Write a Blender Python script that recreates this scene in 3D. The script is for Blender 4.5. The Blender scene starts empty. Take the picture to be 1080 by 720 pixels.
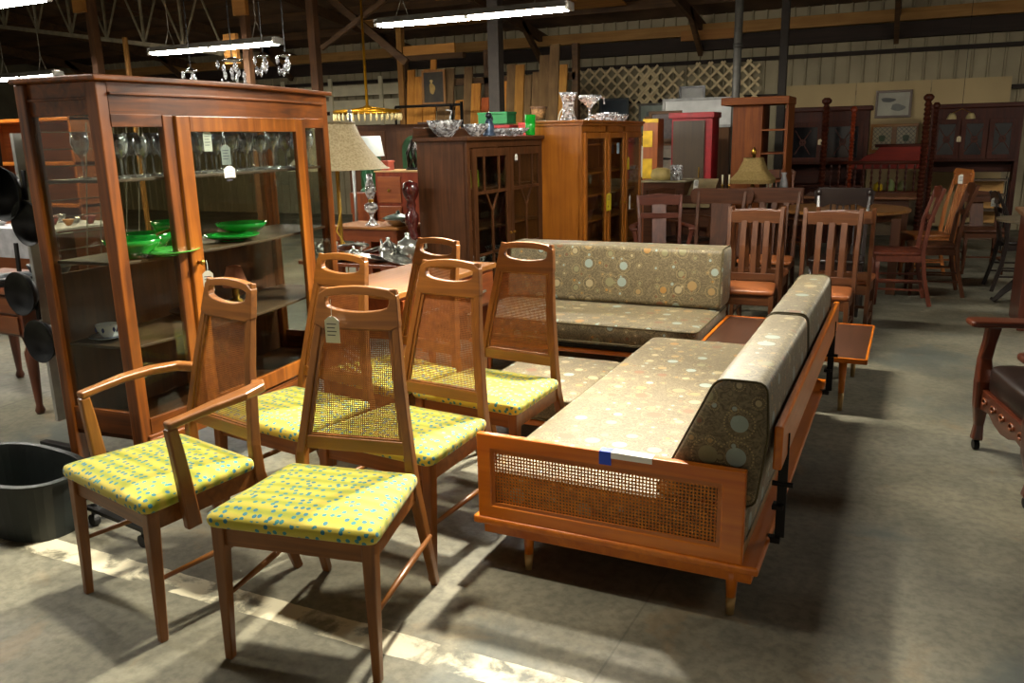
import bpy, bmesh, math, random
from mathutils import Vector, Matrix, Euler
rnd = random.Random(7)
PI = math.pi
S = bpy.context.scene
COL = S.collection

# ------------------------------------------------------------------ camera
cd = bpy.data.cameras.new('camera'); cam = bpy.data.objects.new('camera', cd); COL.objects.link(cam); S.camera = cam
cd.sensor_width = 36; cd.lens = 29.11; cd.clip_end = 200
yaw, pitch, roll = 0.447, 0.2406, -0.02176
fwd = Vector((-math.sin(yaw) * math.cos(pitch), math.cos(yaw) * math.cos(pitch), -math.sin(pitch)))
right = Vector((math.cos(yaw), math.sin(yaw), 0)); up = right.cross(fwd)
r2 = math.cos(roll) * right + math.sin(roll) * up; u2 = -math.sin(roll) * right + math.cos(roll) * up
M = Matrix((r2, u2, -fwd)).transposed().to_4x4(); M.translation = Vector((1.2754, -2.3784, 1.4819))
cam.matrix_world = M
# ------------------------------------------------------------------ world and exposure
W = bpy.data.worlds.new('world'); S.world = W; W.use_nodes = True
W.node_tree.nodes['Background'].inputs[0].default_value = (1.0, 0.86, 0.68, 1)
W.node_tree.nodes['Background'].inputs[1].default_value = 0.44
S.view_settings.view_transform = 'Standard'; S.view_settings.look = 'None'
S.view_settings.exposure = 0.16; S.view_settings.gamma = 1; S.view_settings.use_curve_mapping = False
TUBE_E = 190.0          # radiance of the fluorescent tubes
# dome lamps: position, watts, cone, point each is turned towards; first is added to brighten floor by chairs
# lamps overhead: (x, y, z) of the two dome lamps; rows of tube fixtures (x0, x1, y, z)
DOMES = [((-0.05, 1.72, 2.6), 900, 1.45, (-0.50, -0.25, 0)), ((-0.60, -0.22, 2.6), 240, 1.5, (-0.85, -0.5, 0))]
WORK = (0.02, 2.15, 2.62, 72.0)   # short fixture over the long daybed: x, y, z, watts
TUBES = [(-3.72, -1.66, 5.1, 2.60), (-6.90, -5.04, 5.1, 2.52), (-9.9, -8.60, 5.1, 2.36), (-6.9, -4.95, 2.3, 2.60), (-4.7, -2.6, -.6, 2.60),
         (3.4, 5.6, 5.1, 2.7)]

# ------------------------------------------------------------------ materials
def lin(c):
    return tuple(((v / 12.92) if v <= 0.04045 else ((v + 0.055) / 1.055) ** 2.4) for v in c)
def hx(h): return lin(tuple(int(h[i:i + 2], 16) / 255 for i in (0, 2, 4))) + (1,)
def newmat(name):
    m = bpy.data.materials.new(name); m.use_nodes = True
    nt = m.node_tree; b = nt.nodes['Principled BSDF']; return m, nt, b
def N(nt, t, **k):
    n = nt.nodes.new(t)
    for a, v in k.items():
        if a.startswith('i_'): n.inputs[a[2:].replace('_', ' ')].default_value = v
        else: setattr(n, a, v)
    return n
def L(nt, a, b): nt.links.new(a, b)
def ramp(nt, stops, interp='LINEAR'):
    r = nt.nodes.new('ShaderNodeValToRGB'); cr = r.color_ramp; cr.interpolation = interp
    while len(cr.elements) < len(stops): cr.elements.new(0.5)
    for e, (p, c) in zip(cr.elements, stops): e.position = p; e.color = c
    return r
def math_(nt, op, a, b=None, clamp=False):
    n = N(nt, 'ShaderNodeMath', operation=op); n.use_clamp = clamp
    for i, v in enumerate((a, b)):
        if v is None: continue
        if isinstance(v, (int, float)): n.inputs[i].default_value = v
        else: L(nt, v, n.inputs[i])
    return n.outputs[0]
def mixc(nt, f, a, b):
    n = N(nt, 'ShaderNodeMix', data_type='RGBA')
    for i, v in ((0, f), (6, a), (7, b)):
        if isinstance(v, (int, float)): n.inputs[i].default_value = v
        elif isinstance(v, tuple): n.inputs[i].default_value = v
        else: L(nt, v, n.inputs[i])
    return n.outputs[2]
CACHE = {}
def plain(h, rough=0.5, metal=0.0, var=0.12, scale=12, coat=0.0):
    k = ('p', h, rough, metal, var, scale, coat)
    if k in CACHE: return CACHE[k]
    m, nt, b = newmat('plain_' + h)
    c = hx(h); tc = N(nt, 'ShaderNodeTexCoord'); nz = N(nt, 'ShaderNodeTexNoise'); nz.inputs['Scale'].default_value = scale; nz.inputs['Detail'].default_value = 4
    L(nt, tc.outputs['Object'], nz.inputs['Vector'])
    d = tuple(v * (1 - 2 * var) for v in c[:3]) + (1,); e = tuple(min(1, v * (1 + 2 * var)) for v in c[:3]) + (1,)
    r = ramp(nt, [(0.3, d), (0.7, e)]); L(nt, nz.outputs['Fac'], r.inputs[0]); L(nt, r.outputs[0], b.inputs['Base Color'])
    b.inputs['Roughness'].default_value = rough; b.inputs['Metallic'].default_value = metal
    b.inputs['Coat Weight'].default_value = coat
    CACHE[k] = m; return m
def wood(h1, h2, axis='z', rough=0.33, scale=1.0, coat=0.25, fig=0.5, spec=0.5):
    k = ('w', h1, h2, axis, rough, scale, coat, fig, spec)
    if k in CACHE: return CACHE[k]
    m, nt, b = newmat('wood_' + h1 + '_' + axis)
    tc = N(nt, 'ShaderNodeTexCoord'); mp = N(nt, 'ShaderNodeMapping')
    s = {'x': (1.6, 26, 26), 'y': (26, 1.6, 26), 'z': (26, 26, 1.6)}[axis]
    mp.inputs['Scale'].default_value = tuple(v * scale for v in s)
    L(nt, tc.outputs['Object'], mp.inputs[0])
    n1 = N(nt, 'ShaderNodeTexNoise'); n1.inputs['Scale'].default_value = 1; n1.inputs['Detail'].default_value = 5; n1.inputs['Distortion'].default_value = 1.2
    L(nt, mp.outputs[0], n1.inputs['Vector'])
    n2 = N(nt, 'ShaderNodeTexNoise'); n2.inputs['Scale'].default_value = 5 * scale; n2.inputs['Detail'].default_value = 3
    L(nt, tc.outputs['Object'], n2.inputs['Vector'])
    mx = N(nt, 'ShaderNodeMix', data_type='FLOAT'); mx.inputs[0].default_value = 0.35
    L(nt, n1.outputs['Fac'], mx.inputs[2]); L(nt, n2.outputs['Fac'], mx.inputs[3])
    c1, c2 = hx(h1), hx(h2)
    mid = tuple(a * .5 + b_ * .5 for a, b_ in zip(c1, c2))
    r = ramp(nt, [(0.33, c1), (0.5, mid), (0.66, c2)]); L(nt, mx.outputs[0], r.inputs[0]); L(nt, r.outputs[0], b.inputs['Base Color'])
    b.inputs['Roughness'].default_value = rough; b.inputs['Specular IOR Level'].default_value = spec; b.inputs['Coat Weight'].default_value = coat; b.inputs['Coat Roughness'].default_value = 0.2
    bp = N(nt, 'ShaderNodeBump'); bp.inputs['Strength'].default_value = 0.12; bp.inputs['Distance'].default_value = 0.002
    L(nt, n1.outputs['Fac'], bp.inputs['Height']); L(nt, bp.outputs[0], b.inputs['Normal'])
    CACHE[k] = m; return m
def glass(name='glass', tint=(1, 1, 1, 1), t=0.9, rough=0.02):
    k = ('g', name)
    if k in CACHE: return CACHE[k]
    m = bpy.data.materials.new(name); m.use_nodes = True; nt = m.node_tree; nt.nodes.clear()
    o = N(nt, 'ShaderNodeOutputMaterial'); tr = N(nt, 'ShaderNodeBsdfTransparent'); gl = N(nt, 'ShaderNodeBsdfGlossy'); mx = N(nt, 'ShaderNodeMixShader')
    tr.inputs[0].default_value = tuple(v * t for v in tint[:3]) + (1,); gl.inputs['Roughness'].default_value = rough
    fr = N(nt, 'ShaderNodeLayerWeight'); fr.inputs[0].default_value = 0.5
    L(nt, math_(nt, 'MULTIPLY_ADD', math_(nt, 'POWER', fr.outputs['Facing'], 5.0), 0.8), mx.inputs[0]); nt.nodes[-1].inputs[2].default_value = 0.035; L(nt, tr.outputs[0], mx.inputs[1]); L(nt, gl.outputs[0], mx.inputs[2]); L(nt, mx.outputs[0], o.inputs[0])
    CACHE[k] = m; return m
def crystal(name='cut_glass', tint=(0.95, 0.97, 1, 1), bump=0.0, scale=60, solid=0.5, white=0.4):
    """clear or cut glass: see-through, glossy, with glints painted into the colour as pale cells"""
    k = ('c', name)
    if k in CACHE: return CACHE[k]
    m = bpy.data.materials.new(name); m.use_nodes = True; nt = m.node_tree; nt.nodes.clear()
    o = N(nt, 'ShaderNodeOutputMaterial'); tr = N(nt, 'ShaderNodeBsdfTransparent'); gl = N(nt, 'ShaderNodeBsdfGlossy'); mx = N(nt, 'ShaderNodeMixShader'); df = N(nt, 'ShaderNodeBsdfDiffuse'); m2 = N(nt, 'ShaderNodeMixShader')
    tr.inputs[0].default_value = (.93 * tint[0], .93 * tint[1], .93 * tint[2], 1); gl.inputs['Roughness'].default_value = 0.12; gl.inputs[0].default_value = tint
    tc = N(nt, 'ShaderNodeTexCoord'); v = N(nt, 'ShaderNodeTexVoronoi'); v.inputs['Scale'].default_value = scale
    L(nt, tc.outputs['Object'], v.inputs['Vector'])
    r = ramp(nt, [(0.25, (.12, .12, .12, 1)), (0.75, (1, 1, 1, 1))]); sc = N(nt, 'ShaderNodeSeparateColor'); L(nt, v.outputs['Color'], sc.inputs[0]); L(nt, sc.outputs[0], r.inputs[0]); L(nt, r.outputs[0], df.inputs[0])  # random dark to white cells paint the sparkle into the diffuse colour
    bp = N(nt, 'ShaderNodeBump'); bp.inputs['Strength'].default_value = bump; bp.inputs['Distance'].default_value = 0.01
    L(nt, v.outputs['Distance'], bp.inputs['Height']); L(nt, bp.outputs[0], gl.inputs['Normal'])
    m2.inputs[0].default_value = white; L(nt, gl.outputs[0], m2.inputs[1]); L(nt, df.outputs[0], m2.inputs[2])
    lw = N(nt, 'ShaderNodeLayerWeight'); lw.inputs[0].default_value = 0.5
    f = math_(nt, 'MULTIPLY_ADD', math_(nt, 'POWER', lw.outputs['Facing'], 2.0), 1 - solid); nt.nodes[-1].inputs[2].default_value = solid
    L(nt, f, mx.inputs[0]); L(nt, tr.outputs[0], mx.inputs[1]); L(nt, m2.outputs[0], mx.inputs[2]); L(nt, mx.outputs[0], o.inputs[0])
    CACHE[k] = m; return m
def emit(name, col, s):
    m = bpy.data.materials.new(name); m.use_nodes = True; nt = m.node_tree; nt.nodes.clear()
    o = N(nt, 'ShaderNodeOutputMaterial'); e = N(nt, 'ShaderNodeEmission'); e.inputs[0].default_value = col; e.inputs[1].default_value = s
    L(nt, e.outputs[0], o.inputs[0]); return m
def cane_mat(name, pitch, hole, h1, h2):
    """woven cane: strands with square openings, pitch in metres (pattern runs in the sheet's own UV metres)"""
    m, nt, b = newmat(name)
    tc = N(nt, 'ShaderNodeTexCoord'); sp = N(nt, 'ShaderNodeSeparateXYZ'); L(nt, tc.outputs['UV'], sp.inputs[0])
    fx = math_(nt, 'FRACT', math_(nt, 'MULTIPLY', sp.outputs[0], 1 / pitch)); fy = math_(nt, 'FRACT', math_(nt, 'MULTIPLY', sp.outputs[1], 1 / pitch))
    hx_ = math_(nt, 'LESS_THAN', math_(nt, 'ABSOLUTE', math_(nt, 'SUBTRACT', fx, 0.5)), hole / 2)
    hy_ = math_(nt, 'LESS_THAN', math_(nt, 'ABSOLUTE', math_(nt, 'SUBTRACT', fy, 0.5)), hole / 2)
    opening = math_(nt, 'MULTIPLY', hx_, hy_)
    nz = N(nt, 'ShaderNodeTexNoise'); nz.inputs['Scale'].default_value = 30; L(nt, tc.outputs['UV'], nz.inputs['Vector'])
    r = ramp(nt, [(0.3, hx(h1)), (0.7, hx(h2))]); L(nt, nz.outputs['Fac'], r.inputs[0]); L(nt, r.outputs[0], b.inputs['Base Color'])
    b.inputs['Roughness'].default_value = 0.5
    L(nt, math_(nt, 'SUBTRACT', 1.0, opening), b.inputs['Alpha'])
    bp = N(nt, 'ShaderNodeBump'); bp.inputs['Strength'].default_value = 0.4; bp.inputs['Distance'].default_value = 0.002
    L(nt, math_(nt, 'SINE', math_(nt, 'MULTIPLY', math_(nt, 'ADD', sp.outputs[0], sp.outputs[1]), 2 * PI / pitch)), bp.inputs['Height']); L(nt, bp.outputs[0], b.inputs['Normal'])
    return m
CANE_F = cane_mat('fine_cane', 0.0062, 0.50, '7e4618', '9c5a22')
CANE_C = cane_mat('open_cane', 0.0115, 0.55, 'a45a10', 'd08020')
def yellow_fabric():
    m, nt, b = newmat('yellow_dotted_fabric')
    tc = N(nt, 'ShaderNodeTexCoord'); sp = N(nt, 'ShaderNodeSeparateXYZ'); L(nt, tc.outputs['Object'], sp.inputs[0])
    st = math_(nt, 'SINE', math_(nt, 'MULTIPLY', sp.outputs[1], 2 * PI / 0.055)); st = math_(nt, 'MULTIPLY_ADD', st, 0.5); nt.nodes[-1].inputs[2].default_value = 0.5
    nz = N(nt, 'ShaderNodeTexNoise'); nz.inputs['Scale'].default_value = 14; nz.inputs['Detail'].default_value = 3; L(nt, tc.outputs['Object'], nz.inputs['Vector'])
    st2 = math_(nt, 'ADD', math_(nt, 'MULTIPLY', st, 0.6), math_(nt, 'MULTIPLY', nz.outputs['Fac'], 0.5))
    r = ramp(nt, [(0.2, hx('8f981f')), (0.55, hx('b0ac28')), (0.85, hx('c2b040'))]); L(nt, st2, r.inputs[0])
    mp = N(nt, 'ShaderNodeMapping'); mp.inputs['Scale'].default_value = (1, 1.0, 0.0); L(nt, tc.outputs['UV'], mp.inputs[0])
    v = N(nt, 'ShaderNodeTexVoronoi', voronoi_dimensions='2D'); v.inputs['Scale'].default_value = 40; v.inputs['Randomness'].default_value = 0.8; L(nt, mp.outputs[0], v.inputs['Vector'])
    sc = N(nt, 'ShaderNodeSeparateColor'); L(nt, v.outputs['Color'], sc.inputs[0])
    on = math_(nt, 'GREATER_THAN', sc.outputs[0], 0.30)
    dot = math_(nt, 'MULTIPLY', math_(nt, 'LESS_THAN', v.outputs['Distance'], 0.27), on)
    teal = mixc(nt, sc.outputs[1], hx('1c6c84'), hx('2c8484'))
    c = mixc(nt, dot, r.outputs[0], teal); L(nt, c, b.inputs['Base Color'])
    b.inputs['Roughness'].default_value = 0.75; b.inputs['Sheen Weight'].default_value = 0.2
    n3 = N(nt, 'ShaderNodeTexNoise'); n3.inputs['Scale'].default_value = 260; L(nt, tc.outputs['Object'], n3.inputs['Vector'])
    bp = N(nt, 'ShaderNodeBump'); bp.inputs['Strength'].default_value = 0.25; bp.inputs['Distance'].default_value = 0.002
    L(nt, math_(nt, 'ADD', math_(nt, 'MULTIPLY', st, 2.0), n3.outputs['Fac']), bp.inputs['Height']); L(nt, bp.outputs[0], b.inputs['Normal'])
    return m
def circle_fabric():
    """olive weave scattered with discs in tan, pale blue, cream and rust, many ringed by a dotted line"""
    m, nt, b = newmat('olive_circle_fabric')
    tc = N(nt, 'ShaderNodeTexCoord')
    nz = N(nt, 'ShaderNodeTexNoise'); nz.inputs['Scale'].default_value = 40; nz.inputs['Detail'].default_value = 6; nz.inputs['Distortion'].default_value = 3; L(nt, tc.outputs['UV'], nz.inputs['Vector'])
    r = ramp(nt, [(0.35, hx('483e26')), (0.65, hx('74674a'))]); L(nt, nz.outputs['Fac'], r.inputs[0])
    col = r.outputs[0]
    def layer(col, scale, off, rad, rmin, ringr, ringw, dotf, rndness, keep):
        mp = N(nt, 'ShaderNodeMapping'); mp.inputs['Location'].default_value = (off, off * 1.7, 0); L(nt, tc.outputs['UV'], mp.inputs[0])
        v = N(nt, 'ShaderNodeTexVoronoi', voronoi_dimensions='2D'); v.inputs['Scale'].default_value = scale; v.inputs['Randomness'].default_value = rndness; L(nt, mp.outputs[0], v.inputs['Vector'])
        sc = N(nt, 'ShaderNodeSeparateColor'); L(nt, v.outputs['Color'], sc.inputs[0])
        on = math_(nt, 'LESS_THAN', sc.outputs[2], keep)
        rr = math_(nt, 'ADD', math_(nt, 'MULTIPLY', sc.outputs[1], rad - rmin), rmin)
        disc = math_(nt, 'MULTIPLY', math_(nt, 'LESS_THAN', v.outputs['Distance'], rr), on)
        pal = ramp(nt, [(0.0, hx('94794a')), (0.22, hx('8a9a92')), (0.42, hx('a0926e')), (0.62, hx('6e4628')), (0.75, hx('7c7854')), (0.90, hx('9a7030'))], 'CONSTANT')
        L(nt, sc.outputs[0], pal.inputs[0])
        # ring
        dd = math_(nt, 'ABSOLUTE', math_(nt, 'SUBTRACT', v.outputs['Distance'], math_(nt, 'MULTIPLY', rr, ringr)))
        ring = math_(nt, 'MULTIPLY', math_(nt, 'LESS_THAN', dd, ringw), on)
        # angle for the dotted line
        sub = N(nt, 'ShaderNodeVectorMath', operation='SUBTRACT'); L(nt, mp.outputs[0], sub.inputs[0]); L(nt, v.outputs['Position'], sub.inputs[1])
        sx = N(nt, 'ShaderNodeSeparateXYZ'); L(nt, sub.outputs[0], sx.inputs[0])
        an = math_(nt, 'ARCTAN2', sx.outputs[1], sx.outputs[0])
        dots = math_(nt, 'GREATER_THAN', math_(nt, 'SINE', math_(nt, 'MULTIPLY', an, dotf)), -0.1)
        ring = math_(nt, 'MULTIPLY', ring, dots)
        c = mixc(nt, math_(nt, 'MULTIPLY', ring, 0.75), col, hx('9c8a5c'))
        return mixc(nt, math_(nt, 'MULTIPLY', disc, 0.9), c, pal.outputs[0])
    col = layer(col, 17, 3.1, 0.18, 0.10, 1.9, 0.030, 18, 0.7, 0.5)
    col = layer(col, 8.2, 0.37, 0.25, 0.13, 1.7, 0.020, 30, 0.5, 0.8)
    L(nt, col, b.inputs['Base Color']); b.inputs['Roughness'].default_value = 0.6; b.inputs['Sheen Weight'].default_value = 0.25; b.inputs['Sheen Roughness'].default_value = 0.5; b.inputs['Sheen Tint'].default_value = (1, .95, .82, 1)
    n3 = N(nt, 'ShaderNodeTexNoise'); n3.inputs['Scale'].default_value = 300; L(nt, tc.outputs['UV'], n3.inputs['Vector'])
    bp = N(nt, 'ShaderNodeBump'); bp.inputs['Strength'].default_value = 0.2; bp.inputs['Distance'].default_value = 0.002
    L(nt, n3.outputs['Fac'], bp.inputs['Height']); L(nt, bp.outputs[0], b.inputs['Normal'])
    return m
def floor_mat():
    m, nt, b = newmat('worn_concrete')
    tc = N(nt, 'ShaderNodeTexCoord'); g = tc.outputs['Object']
    def nz(s, d=6, dist=0.0):
        n = N(nt, 'ShaderNodeTexNoise'); n.inputs['Scale'].default_value = s; n.inputs['Detail'].default_value = d; n.inputs['Roughness'].default_value = 0.6; n.inputs['Distortion'].default_value = dist; L(nt, g, n.inputs['Vector']); return n.outputs['Fac']
    r = ramp(nt, [(0.3, hx('565448')), (0.5, hx('737060')), (0.70, hx('918b76'))]); L(nt, nz(1.3, 9), r.inputs[0])
    f = ramp(nt, [(0.38, (0.5, 0.5, 0.5, 1)), (0.58, (1, 1, 1, 1))]); L(nt, nz(28, 8), f.inputs[0])
    mm = N(nt, 'ShaderNodeMix', data_type='RGBA', blend_type='MULTIPLY'); mm.inputs[0].default_value = 0.6; L(nt, r.outputs[0], mm.inputs[6]); L(nt, f.outputs[0], mm.inputs[7])
    # bluish grey worn patches
    pr = ramp(nt, [(0.56, (0, 0, 0, 1)), (0.64, (1, 1, 1, 1))]); L(nt, nz(0.9, 10, 0.6), pr.inputs[0])
    c = mixc(nt, math_(nt, 'MULTIPLY', pr.outputs[0], 0.7), mm.outputs[2], hx('4b5350'))
    br = ramp(nt, [(0.60, (0, 0, 0, 1)), (0.66, (1, 1, 1, 1))]); L(nt, nz(2.1, 8, 1.0), br.inputs[0])
    c = mixc(nt, math_(nt, 'MULTIPLY', br.outputs[0], 0.3), c, hx('8c7450'))
    # worn painted line along the aisle at y = -0.5
    sp = N(nt, 'ShaderNodeSeparateXYZ'); L(nt, g, sp.inputs[0])
    yy = math_(nt, 'ADD', sp.outputs[1], math_(nt, 'MULTIPLY', nz(9, 4), 0.02))
    d = math_(nt, 'ABSOLUTE', math_(nt, 'ADD', yy, 0.525))
    ln = math_(nt, 'LESS_THAN', d, 0.055)
    wear = ramp(nt, [(0.42, (0, 0, 0, 1)), (0.52, (1, 1, 1, 1))]); L(nt, nz(6, 8, 0.5), wear.inputs[0])
    ends = math_(nt, 'LESS_THAN', sp.outputs[0], 2.5)
    lm = math_(nt, 'MULTIPLY', math_(nt, 'MULTIPLY', ln, math_(nt, 'MULTIPLY', wear.outputs[0], 0.85)), ends)

    c = mixc(nt, lm, c, hx('d8d0b4'))
    # fine dark crack lines
    v = N(nt, 'ShaderNodeTexVoronoi', feature='DISTANCE_TO_EDGE'); v.inputs['Scale'].default_value = 0.35; L(nt, g, v.inputs['Vector'])
    ck = math_(nt, 'LESS_THAN', v.outputs['Distance'], 0.0012)
    c = mixc(nt, math_(nt, 'MULTIPLY', ck, 0.35), c, hx('3c3a32'))
    L(nt, c, b.inputs['Base Color'])
    rr = ramp(nt, [(0.3, (0.42, 0.42, 0.42, 1)), (0.7, (0.7, 0.7, 0.7, 1))]); L(nt, nz(3, 5), rr.inputs[0]); L(nt, rr.outputs[0], b.inputs['Roughness'])
    bp = N(nt, 'ShaderNodeBump'); bp.inputs['Strength'].default_value = 0.15; bp.inputs['Distance'].default_value = 0.01; L(nt, nz(40, 6), bp.inputs['Height']); L(nt, bp.outputs[0], b.inputs['Normal'])
    return m
def linen_mat(h1, h2):
    m, nt, b = newmat('linen_' + h1)
    tc = N(nt, 'ShaderNodeTexCoord'); w = N(nt, 'ShaderNodeTexNoise'); w.inputs['Scale'].default_value = 70; w.inputs['Detail'].default_value = 2; L(nt, tc.outputs['Object'], w.inputs['Vector'])
    r = ramp(nt, [(0.35, hx(h1)), (0.65, hx(h2))]); L(nt, w.outputs['Fac'], r.inputs[0]); L(nt, r.outputs[0], b.inputs['Base Color']); b.inputs['Roughness'].default_value = 0.8
    return m
YEL = yellow_fabric(); CIRC = circle_fabric(); FLOOR = floor_mat()
TEAK = lambda a='z': wood('643a12', '8c561e', a, 0.4, 1.0, 0.15)           # dining chairs
MAPLE = lambda a='x': wood('ae540c', 'd67a14', a, 0.3, 0.6, 0.3)          # daybeds
OAKD = lambda a='z': wood('3c1c06', '8c4c14', a, 0.35, 0.8, 0.25)            # china cabinet
DARK = lambda a='z': wood('321c0c', '54321a', a, 0.5, 1.0, 0.0, .5, .2)           # dark bookcase
ORNG = lambda a='z': wood('84480f', 'a8651c', a, 0.4, 0.8, 0.15)           # oak bookcase
MISS = lambda a='z': wood('42220f', '60381a', a, 0.4, 1.0, 0.1)            # slat back chairs
MAHO = lambda a='z': wood('2a0e06', '481e0c', a, 0.5, 1.0, 0.0, .5, .2)
OLD = lambda a='z': wood('7a4e1e', 'a87a38', a, 0.8, 0.7, 0.0)
BRASS = plain('b08a3c', 0.3, 1.0, 0.05); FERR = plain('a88a58', 0.5, 0.5, 0.05); IRON = plain('1c1c1c', 0.5, 0.6, 0.1); STEEL = plain('a8aaa8', 0.35, 0.9, 0.05)
BLACK = plain('121212', 0.5, 0.0, 0.1); PAPER = plain('dcdcd4', 0.8, 0, 0.02); SILVER = plain('b9b9b4', 0.18, 1.0, 0.06); GALV = plain('9a9a94', 0.45, 0.5, 0.08)
GLASS = glass('cabinet_glass', (0.97, 1, 0.97, 1), 0.88); CUT = crystal('cut_glass', bump=1.0, scale=55, solid=0.6, white=0.5); CLEAR = crystal('clear_glass', bump=0.0, solid=0.24, white=0.5)
GREENG = plain('1f9a3a', 0.12, 0, 0.1, coat=0.6); GREEND = plain('0d5a30', 0.5); LEATH = plain('94542a', 0.38, 0, 0.12, 8, 0.1); LEATHD = plain('231712', 0.35, 0, 0.1, 20, 0.1)

# ------------------------------------------------------------------ mesh helpers
def uvbox(me):
    uv = me.uv_layers.new(name='UVMap')
    for p in me.polygons:
        n = p.normal; a = max(range(3), key=lambda i: abs(n[i]) + (0.02 if i == 2 else 0))
        for li in p.loop_indices:
            c = me.vertices[me.loops[li].vertex_index].co
            uv.data[li].uv = ((c.y, c.z), (c.x, c.z), (c.x, c.y))[a]
class MB:
    def __init__(s): s.bm = bmesh.new()
    def verts(s, vs, fs):
        v = [s.bm.verts.new(p) for p in vs]
        for f in fs:
            try: s.bm.faces.new([v[i] for i in f])
            except ValueError: pass
        return s
    def box(s, x0, x1, y0, y1, z0, z1):
        return s.verts([(x, y, z) for z in (z0, z1) for y in (y0, y1) for x in (x0, x1)],
                       [(0, 2, 3, 1), (4, 5, 7, 6), (0, 1, 5, 4), (2, 6, 7, 3), (0, 4, 6, 2), (1, 3, 7, 5)])
    def frame(s, p, q, up=(0, 0, 1)):
        p, q = Vector(p), Vector(q); d = (q - p).normalized(); u = Vector(up)
        if abs(d.dot(u)) > 0.98: u = Vector((0, 1, 0))
        a = d.cross(u).normalized(); b = a.cross(d).normalized(); return p, q, a, b
    def bar(s, p, q, w, h, w2=None, h2=None, up=(0, 0, 1)):
        """rectangular bar; w across (p-q x up), h along up-ish"""
        p, q, a, b = s.frame(p, q, up); w2 = w if w2 is None else w2; h2 = h if h2 is None else h2
        vs = [o + a * (sx * ww / 2) + b * (sy * hh / 2) for o, ww, hh in ((p, w, h), (q, w2, h2)) for sx, sy in ((-1, -1), (1, -1), (1, 1), (-1, 1))]
        return s.verts(vs, [(0, 1, 2, 3), (7, 6, 5, 4), (0, 4, 5, 1), (1, 5, 6, 2), (2, 6, 7, 3), (3, 7, 4, 0)])
    def path(s, pts, sizes, up=(0, 0, 1)):
        """swept rectangle through points, sizes list of (w,h)"""
        pts = [Vector(p) for p in pts]; rings = []
        for i, p in enumerate(pts):
            d = (pts[min(i + 1, len(pts) - 1)] - pts[max(i - 1, 0)]).normalized(); u = Vector(up)
            if abs(d.dot(u)) > 0.98: u = Vector((0, 1, 0))
            a = d.cross(u).normalized(); b = a.cross(d).normalized(); w, h = sizes[i]
            rings.append([p + a * (sx * w / 2) + b * (sy * h / 2) for sx, sy in ((-1, -1), (1, -1), (1, 1), (-1, 1))])
        s.loft(rings); return s
    def tube(s, pts, radii, seg=10):
        pts = [Vector(p) for p in pts]; rings = []
        if isinstance(radii, (int, float)): radii = [radii] * len(pts)
        ref = None
        for i, p in enumerate(pts):
            d = (pts[min(i + 1, len(pts) - 1)] - pts[max(i - 1, 0)]).normalized()
            if ref is None:
                u = Vector((0, 0, 1)) if abs(d.z) < 0.9 else Vector((1, 0, 0)); ref = d.cross(u).normalized()
            ref = (ref - d * ref.dot(d)).normalized(); b = d.cross(ref)
            rings.append([p + (ref * math.cos(t) + b * math.sin(t)) * radii[i] for t in [2 * PI * k / seg for k in range(seg)]])
        s.loft(rings); return s
    def loft(s, rings, cap=True):
        vs = [[s.bm.verts.new(p) for p in r] for r in rings]; n = len(rings[0])
        for a, b in zip(vs, vs[1:]):
            for k in range(n): s.bm.faces.new((a[k], a[(k + 1) % n], b[(k + 1) % n], b[k]))
        if cap: s.bm.faces.new(vs[0][::-1]); s.bm.faces.new(vs[-1])
        return s
    def lathe(s, c, prof, seg=20, cap=True, axis='z', sx=1, sy=1):
        c = Vector(c); rings = []
        for r, z in prof:
            r = max(r, 1e-4)
            ring = []
            for k in range(seg):
                t = 2 * PI * k / seg; a, b = r * sx * math.cos(t), r * sy * math.sin(t)
                ring.append(c + (Vector((a, b, z)) if axis == 'z' else Vector((z, a, b)) if axis == 'x' else Vector((b, z, a))))
            rings.append(ring)
        return s.loft(rings, cap)
    def prism(s, poly, n, d0, d1):
        """poly in the plane perpendicular to axis n, extruded from d0 to d1"""
        def P(a, b, d): return {'x': (d, a, b), 'y': (a, d, b), 'z': (a, b, d)}[n]
        k = len(poly); vs = [P(a, b, d) for d in (d0, d1) for a, b in poly]
        return s.verts(vs, [tuple(range(k))[::-1], tuple(range(k, 2 * k))] + [(i, (i + 1) % k, k + (i + 1) % k, k + i) for i in range(k)])
    def ringprism(s, outer, inner, f0, f1):
        """outline with a hole; f0,f1 map (a,b) to points on either face"""
        n = len(outer)
        V = [[s.bm.verts.new(f(*p)) for p in ring] for f in (f0, f1) for ring in (outer, inner)]
        for k in range(n):
            j = (k + 1) % n
            s.bm.faces.new((V[0][k], V[0][j], V[1][j], V[1][k])); s.bm.faces.new((V[2][k], V[3][k], V[3][j], V[2][j]))
            s.bm.faces.new((V[0][k], V[2][k], V[2][j], V[0][j])); s.bm.faces.new((V[1][k], V[1][j], V[3][j], V[3][k]))
        return s
    def done(s, name, mat, parent=None, bevel=0.0, smooth=False, seg=2, sub=0, loc=None, auto=True, fs=False):
        bm = s.bm; bmesh.ops.recalc_face_normals(bm, faces=bm.faces)
        me = bpy.data.meshes.new(name); bm.to_mesh(me); bm.free(); uvbox(me)
        me.materials.append(mat)
        o = bpy.data.objects.new(name, me); COL.objects.link(o)
        if smooth:
            for p in me.polygons: p.use_smooth = True
        if bevel > 0:
            m = o.modifiers.new('bevel', 'BEVEL'); m.width = bevel; m.segments = seg; m.limit_method = 'ANGLE'; m.angle_limit = 0.6
        if sub:
            m = o.modifiers.new('sub', 'SUBSURF'); m.levels = sub; m.render_levels = sub
        if parent: o.parent = parent
        if loc: o.location = loc
        return o
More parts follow.
